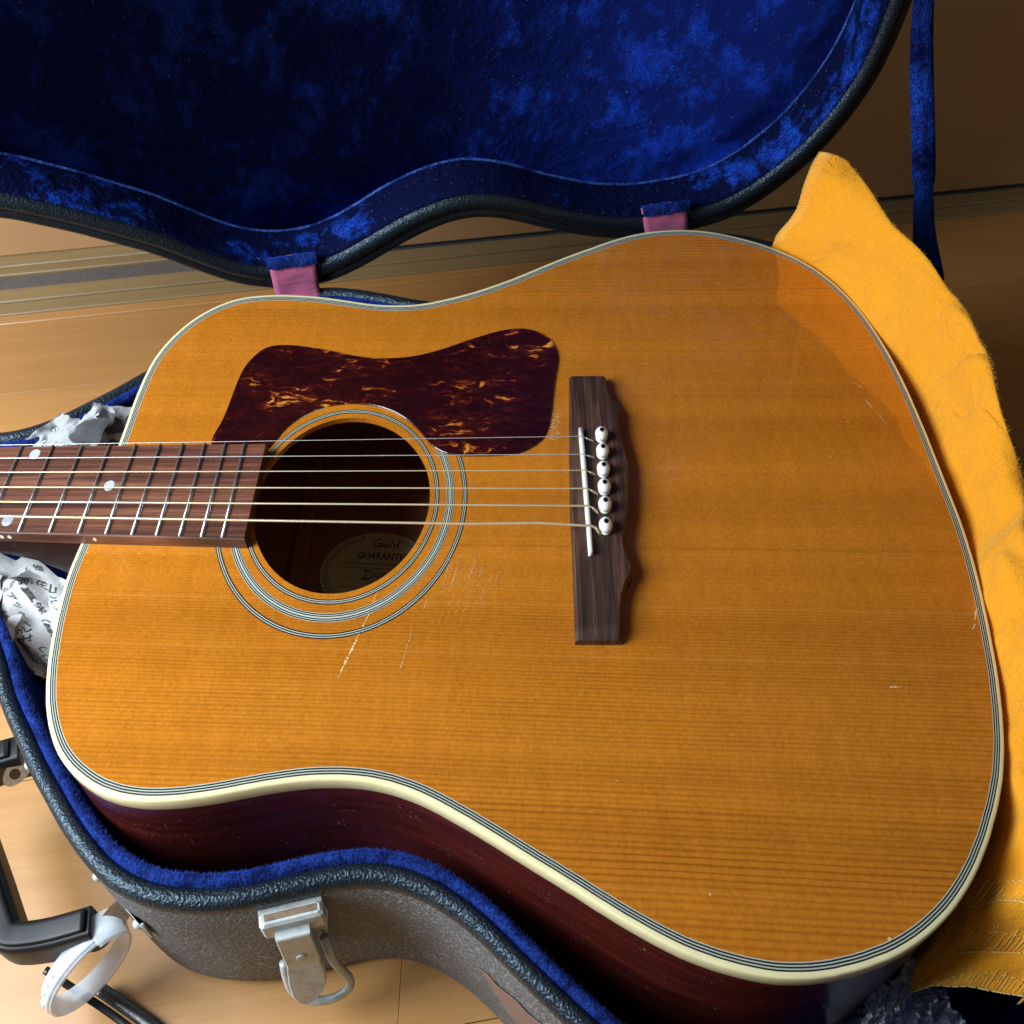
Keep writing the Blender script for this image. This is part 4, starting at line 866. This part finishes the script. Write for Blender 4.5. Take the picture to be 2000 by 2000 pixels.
# ---------------- handle with its brackets
def bar(path, w, h, n=12, sup=3.2):
    """bar of rounded rectangular section, width level, along a path"""
    P = [Vector(p) for p in path]; R = []; m = len(P)
    for i, p in enumerate(P):
        t = P[min(i+1, m-1)] - P[max(i-1, 0)]; t.z = 0; t.normalize(); s = Vector((-t.y, t.x, 0)); r = []
        for k in range(n+1):
            a = 2*pi*k/n + pi/n; c, d = cos(a), sin(a)
            c = math.copysign(abs(c)**(2/sup), c); d = math.copysign(abs(d)**(2/sup), d)
            r.append(tuple(p + s*c*w/2 + Z*d*h/2))
        R.append(r)
    V, F = grid(R); F += [tuple(range(n)), tuple((m-1)*(n+1)+k for k in range(n-1, -1, -1))]
    return V, F
hp = spline([(-219, 214, 55), (-229, 211, 54), (-240, 206, 52), (-242, 198, 51), (-231, 180, 50), (-218, 160, 49), (-206, 141, 48), (-202, 136, 48), (-196, 135, 48), (-184, 136.5, 49), (-168, 139.5, 53)], 70)
HD = fixn(mk('handle', *bar(hp, 13, 19, 20, 7.0), M['handle'], KC)); edge_split(HD, 50)
fixn(mk('grip_ridge', *bar([(p.x, p.y, p.z+9.4) for p in hp[3:-1]], 9, 4.0, 16, 6.0), M['handle'], HD))
def bracket(pa_, pb_, z0, z1, lug, lugdir):
    A, B = Vector(pa_), Vector(pb_); T = (B-A).normalized(); Nn = Vector((T.y, -T.x, 0)); L = (B-A).length
    o = fixn(mk('handle_bracket', *box((A+B)/2 + Nn*.9 + Z*(z0+z1)/2, T, Nn, Z, L, 1.8, z1-z0, .8), M['hardware'], KC, False))
    for f in (.14, .86):
        V, F = lathe([(2.2, 0), (2.1, .8), (1.3, 1.7), (.2, 2.0)], 14, 1.0)
        c = A.lerp(B, f) + Nn*1.8 + Z*(z0+z1)/2
        fixn(mk('rivet', [tuple(c + T*v[0] + Z*v[1] + Nn*v[2]) for v in V], F, M['hardware'], o))
    # brass lug with an eye
    c = Vector(lug); d = Vector(lugdir).normalized(); s = d.cross(Vector((.25, -.55, .8))).normalized(); u = s.cross(d)
    pts = []
    for k in range(24):
        a = 2*pi*k/24; x = 8.5*cos(a)+ (2.5 if cos(a) > 0 else -6 if cos(a) < 0 else 0); pts.append((x, 4.6*sin(a)))
    eye = [(5.0+2.4*cos(2*pi*k/16), 2.4*sin(2*pi*k/16)) for k in range(16)]
    Vt, Ft = fill([pts, eye], 0)
    V = [tuple(c + d*v[0] + s*v[1] + u*.7) for v in Vt]; V2 = [tuple(c + d*v[0] + s*v[1] - u*.7) for v in Vt]
    m_ = len(Vt); Fs = []
    for i in range(24): Fs.append((i, (i+1) % 24, m_+(i+1) % 24, m_+i))
    for i in range(16): Fs.append((24+i, 24+(i+1) % 16, m_+24+(i+1) % 16, m_+24+i))
    fixn(mk('lug', V+V2, Ft+[tuple(i+m_ for i in reversed(f)) for f in Ft]+Fs, M['brass'], o, False))
bracket((-171.5, 161.5, 0), (-142.5, 135.2, 0), 56, 70, (-163, 138.5, 55), (-.62, -.62, -.45))
bracket((-222, 228, 0), (-205, 200, 0), 60, 76, (-217, 208.5, 58), (-.55, -.75, -.3))

# ------------------------------------------------------------------ tag loop and the dark clip hung through it
TG = empty('luggage_tag', (-175, 128, 5), 'frosted clear plastic strap loop hanging from the case handle', 'tag')
tc0 = Vector((-173.5, 129.5, 38)); Mx = Vector((-29, -22, -34)); Ma = Mx.length*.5; Mx.normalize()
wd = Vector((.80, -.10, .62)); wd = (wd - Mx*wd.dot(Mx)).normalized(); mn = Mx.cross(wd).normalized()
if mn.x < 0: mn = -mn
def band(a0, a1, n, wdt, thick, ra, rb, sh=0.0):
    R = []
    for k in range(n+1):
        a = lerp(a0, a1, k/n); c = tc0 + Mx*(ra*cos(a)) + mn*(rb*sin(a)); nn_ = (Mx*cos(a)/ra + mn*sin(a)/rb).normalized()
        r = []
        for x, y in ((-1, 0), (-.92, thick), (.92, thick), (1, 0), (.92, -.15), (-.92, -.15), (-1, 0)):
            r.append(tuple(c + wd*(x*wdt/2+sh) + nn_*y))
        R.append(r)
    return grid(R)
fixn(mk('band', *band(0, 2*pi, 72, 9.5, 1.3, Ma*1.0, 10.5), M['tagplastic'], TG))
fixn(mk('buckle', *band(pi*1.0, pi*1.22, 10, 13, 2.6, Ma*1.02, 10.9), M['tagplastic'], TG))
fixn(mk('tongue', *band(pi*1.22, pi*1.86, 24, 7.6, 1.0, Ma*1.06, 12.0), M['tagplastic'], TG))
for f, r in ((1.55, .9), (1.62, .9), (1.69, .9), (1.80, 2.0)):
    a = pi*f; c = tc0 + Mx*(Ma*1.06*cos(a)) + mn*(12.0*sin(a)); nn_ = (Mx*cos(a)/Ma + mn*sin(a)/12).normalized()
    V, F = lathe([(r, .6), (r, 1.6), (r*.5, 2.0), (.1, 2.0)], 14, 1.0); t2 = nn_.cross(wd)
    fixn(mk('stud', [tuple(c + wd*v[0] + t2*v[1] + nn_*v[2]) for v in V], F, M['tagplastic'], TG))
CP = empty('metal_clip', (-170, 120, 0), 'thin dark metal clip on the floor passing through the plastic loop', 'clip')
fixn(mk('upper_arm', *bar(spline([(-196, 131.5, 24), (-186, 126.5, 18), (-172, 119.5, 11), (-160, 112.5, 8), (-150, 105, 7)], 20), 3.4, 3.0, 10), M['darkmetal'], CP))
fixn(mk('lower_arm', *bar(spline([(-179, 129.5, 5), (-166, 122.5, 3), (-152, 114.5, 2.6), (-142, 107, 2.6)], 16), 6.0, 2.2, 10), M['darkmetal'], CP))
fixn(mk('joint', *box((-155.5, 110.5, 5.2), Vector((.8, -.6, 0)), Vector((.6, .8, 0)), Z, 5, 5, 6, .8), M['darkmetal'], CP, False))

# ------------------------------------------------------------------ crumpled newspaper
def sheet(c00, c10, c11, c01, nu, nv, amp, seed, bulge=0.0, sub=4, edge=1.0):
    """crumpled patch between four corners: P(u, v)"""
    random.seed(seed)
    C = [Vector(c) for c in (c00, c10, c11, c01)]
    nrm = ((C[1]-C[0]).cross(C[3]-C[0])).normalized()
    if nrm.z < 0: nrm = -nrm
    Hh = [[random.uniform(-1, 1)*amp*(edge if i in (0, nu) or j in (0, nv) else 1) for j in range(nv+1)] for i in range(nu+1)]
    Jx = [[(random.uniform(-.3, .3)/nu, random.uniform(-.3, .3)/nv) for j in range(nv+1)] for i in range(nu+1)]
    def P(u, v, lift=0.0):
        a = min(nu-1, max(0, int(u*nu))); b = min(nv-1, max(0, int(v*nv))); fu = sstep(-.08, 1.08, u*nu-a); fv = sstep(-.08, 1.08, v*nv-b)
        bl = lambda g: lerp(lerp(g(a, b), g(a+1, b), fu), lerp(g(a, b+1), g(a+1, b+1), fu), fv)
        h = bl(lambda i, j: Hh[i][j]) + bulge*sin(pi*min(1, max(0, u)))*sin(pi*min(1, max(0, v)))
        uu = u + bl(lambda i, j: Jx[i][j][0]) + .10*nz(v*3.1, seed*1.7) + .03*nz(v*11, seed*.7); vv = v + bl(lambda i, j: Jx[i][j][1]) + .10*nz(u*3.1, seed*2.3, 4) + .03*nz(u*11, seed, 2)
        q = C[0].lerp(C[1], uu).lerp(C[3].lerp(C[2], uu), vv)
        return tuple(q + nrm*(h+lift))
    R = [[P(i/(nu*sub), j/(nv*sub)) for j in range(nv*sub+1)] for i in range(nu*sub+1)]
    return P, grid(R)
def print_on(P, items, mat, parent, lift=.35, vs=-1):
    V = []; F = []
    for s, u, v, w, h, ang, bold in items:
        tv, tf = text_mesh(s, 0, bold)
        # cut long polygons are fine: each glyph is small against a fold
        o = len(V); ca, sa = cos(ang), sin(ang)
        for a, b in ((a_, b_*vs) for a_, b_ in tv): V.append(P(u + (a*w*ca - b*h*sa), v + (a*w*sa + b*h*ca), lift))
        F += [tuple(i+o for i in f) for f in tf]
    return mk('print', V, F, mat, parent, False)
N1 = empty('newspaper_wad', (-215, 262, 10), 'crumpled white newspaper wad with black print stuffed beside the neck heel near the handle', 'newspaper', 'newspaper packing')
P, gf = sheet((-252, 304, 99), (-193, 280, 93), (-190, 241, 70), (-236, 240, 80), 6, 7, 4.2, 21, 7)
o = mk('sheet', *gf, M['paper'], N1, False); edge_split(o, 30)
o.data.polygons.foreach_set('use_smooth', [True]*len(o.data.polygons))
items = [('挙げ、優', .43, .13, .34, .05, -.45, 0), ('る原英莉花', .45, .27, .40, .055, -.45, 0),
         ('コルダ（米国）', .77, .42, .62, .07, 1.18, .006), ('高真栄（韓国）', .60, .46, .52, .075, 1.12, .01), ('・アットハヤ', .42, .52, .42, .055, 1.1, .006),
         ('（台）', .33, .60, .17, .06, 1.0, 0), ('をする', .46, .70, .16, .06, 1.0, .006), ('のにこした', .47, .85, .30, .065, 1.45, .02), ('しいさいこと', .60, .88, .28, .05, 1.5, .01), ('ブリッジ', .88, .30, .28, .05, 1.2, 0)]
print_on(P, items, M['ink'], o)
P, gf = sheet((-264, 294, 92), (-236, 284, 97), (-232, 262, 94), (-248, 250, 84), 4, 5, 2.6, 31, 4)
o = mk('folded_corner', *gf, M['paper'], N1, True)
print_on(P, [('全国大会の結果', .62, .40, .5, .07, 1.2, 0), ('二日目', .35, .62, .25, .08, 1.2, 0)], M['ink'], o)
P, gf = sheet((-240, 262, 96), (-222, 262, 97), (-222, 246, 86), (-232, 240, 84), 3, 3, 2.6, 14, 3)
o = mk('folded_corner', *gf, M['paper'], N1, False); edge_split(o, 30)
N2 = empty('newspaper_wad', (-230, 395, 10), 'crumpled grey newspaper with white lettering stuffed behind the fretboard', 'newspaper', 'newspaper packing')
P, gf = sheet((-262, 362, 92), (-212, 352, 90), (-205, 384, 104), (-232, 378, 110), 7, 4, 2.0, 44, 3)
o = mk('sheet', *gf, M['greypaper'], N2, False); edge_split(o, 30)
print_on(P, [('ましをした。', .42, .42, .30, .16, .28, .02), ('JUS', .66, .80, .18, .2, .25, .03), ('らくのでき', .35, .72, .24, .12, .25, .02), ('大会', .80, .2, .12, .16, .2, .02)], M['inkwhite'], o, .5, 1)
P, gf = sheet((-224, 372, 98), (-200, 372, 92), (-196, 392, 98), (-216, 388, 108), 4, 4, 2.6, 52, 3)
o = mk('folded_corner', *gf, M['greypaper'], N2, False); edge_split(o, 30)
P, gf = sheet((-236, 364, 103), (-211, 360, 101), (-207, 375, 106), (-218, 377, 109), 3, 3, 1.2, 57, 2)
o = mk('folded_corner', *gf, M['greypaper'], N2, False); edge_split(o, 30)

# ------------------------------------------------------------------ yellow polishing cloth along the guitar's tail
CLO = empty('polishing_cloth', (215, 330, 60), 'fuzzy yellow flannel polishing cloth tucked between the guitar tail and the case', 'cloth')
nr_ = len(CLOTH); K = 170; J = 44
Ls = spline([c[0:3] for c in CLOTH], K); Rs = spline([c[3:6] for c in CLOTH], K)
def cloth(k, w):
    """k row 0..K-1, w across: 0 at the guitar, 1 at the outer ridge, up to 1.5 down the far side"""
    L, Rr = Ls[k], Rs[k]; f = k/(K-1)
    d = Rr-L; out = Vector((d.x, d.y, 0)); out = out.normalized() if out.length > .01 else Vector((1, 0, 0))
    bul = lerp(lerp(3, 9, sstep(.1, .35, f)), -12, sstep(.8, .98, f))
    if w < 0:
        p = L + Vector((out.x*w*14, out.y*w*14, w*90))
    elif w <= 1:
        sz = sin(w*pi/2)**.8; p = Vector((lerp(L.x, Rr.x, w), lerp(L.y, Rr.y, w), lerp(L.z, Rr.z, lerp(w, sz, sstep(.05, .3, f))))) + Vector((0, 0, bul*.35*sin(pi*w)))
    else:
        a = (w-1)/.5; q_ = 1-.85*sstep(.75, .97, f); p = Rr + out*(13*q_*sin(a*pi/2)) - Z*(75*a*a)*q_
    s = f*9.0
    fold = 7.5*noise.fractal(Vector((p.x*.022, p.y*.022, p.z*.02)), 1.0, 2.0, 3)
    fold += 5.0*noise.fractal(Vector((p.x*.05+7, p.y*.042, p.z*.04)), 1.0, 2.0, 2)*sstep(.1, .3, f)
    fold -= 4.5*exp(-((w-.42-.25*sin(f*14))/.10)**2)*sstep(.14, .22, f)*(1-sstep(.42, .5, f))
    fold += 4.6*sin(f*64 + w*3.2 + 3.0*nz(p.x*.03, p.y*.03, 5))*sstep(.12, .3, w)*sstep(.12, .3, f)*(.5+.5*nz(p.y*.02, 3.3))
    # creases that run round the roll
    cre = 0
    for c0, wd_, am, sl in ((.335, .010, 5.0, .05), (.372, .012, 4.6, -.04), (.43, .012, 4.2, .05), (.505, .014, 2.0, -.03), (.60, .016, 2.2, .03), (.70, .016, 2.2, -.03), (.25, .02, 1.6, .03)):
        cre -= am*exp(-((f-c0-sl*(w-.5))/wd_)**2)*sstep(.15, .5, w)*(1-.8*sstep(.75, 1.02, w))
    fade = sstep(.0, .08, f)*.8+.2
    return p + (Z*.7 - out*.5)*((fold+cre)*fade*(1-.65*sstep(.6, .98, w)))
Wn = [-.5+2.0*j/J for j in range(J+1)]
R = []
for k in range(K):
    f = k/(K-1)
    R.append([tuple(cloth(k, w if f > .14 else max(w, 0.0)+.0001*j)) for j, w in enumerate(Wn)])
cm = mk('fabric', *grid(R), M['felt'], CLO)
sm_ = cm.modifiers.new('thick', 'SOLIDIFY'); sm_.thickness = .0006; sm_.offset = 0
# overlock stitching along the two hems
V = []; F = []
def thr(a, b, r=.16, lift=.55):
    lift += .5
    vf = tube([Vector(a)+Vector((-.25, -.3, .6))*lift, (Vector(a)+Vector(b))/2+Vector((-.25, -.3, .6))*(lift+.3), Vector(b)+Vector((-.25, -.3, .6))*lift], r, 5)
    o = len(V); V.extend(vf[0]); F.extend([tuple(i+o for i in q) for q in vf[1]])
random.seed(9)
for k in range(0, 25):
    # zigzag down the free edge of the top corner
    for q in range(2):
        kk = k + q/2; k0 = int(kk); t = kk-k0
        lo = cloth(k0, .002).lerp(cloth(k0+1, .002), t)
        wide = min(.5, 7.5/max(9.0, (Rs[k0]-Ls[k0]).length))
        hi = cloth(k0, wide).lerp(cloth(k0+1, wide), min(1, t+.25))
        thr(lo, hi, .11)
    a = cloth(k, .001); b = cloth(k+1, .001); thr(a, b, .2, .4)
    w2 = min(.8, 10/max(9.0, (Rs[k]-Ls[k]).length))
    if k % 2 == 0: thr(cloth(k, w2), cloth(k, w2).lerp(cloth(k+1, w2), .8), .15, .5)
def seam(k, w0, w1, n, wid, sign=1):
    for q in range(n):
        w = lerp(w0, w1, (q+random.uniform(-.3, .3))/n); a = cloth(k, w); b = cloth(min(K-1, max(0, k+sign*(wid+random.choice((-1, 0, 0, 1))))), w+(w1-w0)/n*random.uniform(.3, 1.0)); thr(a, b, random.uniform(.10, .18), random.uniform(.4, .8))
        thr(cloth(k, w), cloth(k, w+(w1-w0)/n), .28, .6)
        if q % 2: thr(cloth(k+sign*wid, w), cloth(k+sign*wid, w+(w1-w0)/n), .2, .5)
seam(K-1, .02, .98, 30, 5, -1); seam(K-22, .12, .95, 24, 4, -1); seam(K-13, .30, .95, 18, 4, -1)
tag(mk('stitching', V, F, M['thread'], CLO), kind='stuff')
# loose fibres
V = []; F = []
for q in range(16000):
    k = random.uniform(0, K-2); w = random.uniform(.02, 1.22)
    if k < 24: w = max(w, .02)
    k0 = int(k); p = cloth(k0, w); p2 = cloth(k0+1, w); pw = cloth(k0, w+.03)
    nn_ = (p2-p).cross(pw-p)
    if nn_.length < 1e-9: continue
    nn_.normalize()
    if nn_.dot(Vector((-.2, -.6, .7))) < 0 and w < 1.1: nn_ = -nn_
    p = p.lerp(p2, k-k0)
    d = (nn_*random.uniform(.3, 1) + Vector((random.uniform(-1, 1), random.uniform(-1, 1), random.uniform(-.6, .6)))*.7).normalized()*random.uniform(.8, 2.1)
    o = len(V); wv = .06; s = d.orthogonal().normalized()*wv
    V += [tuple(p-s), tuple(p+s), tuple(p+d)]; F.append((o, o+1, o+2))
tag(mk('loose_fibres', V, F, M['fuzz'], CLO, False), kind='stuff')

# ------------------------------------------------------------------ clear plastic film at the corner of the case
PF = empty('plastic_film', (160, 112, 10), 'crinkled clear plastic film bunched in the case corner below the yellow cloth', 'plastic film')
P, gf = sheet((124, 112, 40), (158, 124, 58), (176, 104, 48), (136, 74, 36), 20, 18, 1.9, 77, 7, 3)
mk('sheet', *gf, M['film'], PF, False)
P, gf = sheet((132, 108, 66), (152, 122, 72), (158, 104, 44), (132, 92, 44), 16, 12, 1.3, 78, 2, 3)
mk('sheet', *gf, M['film'], PF, False)
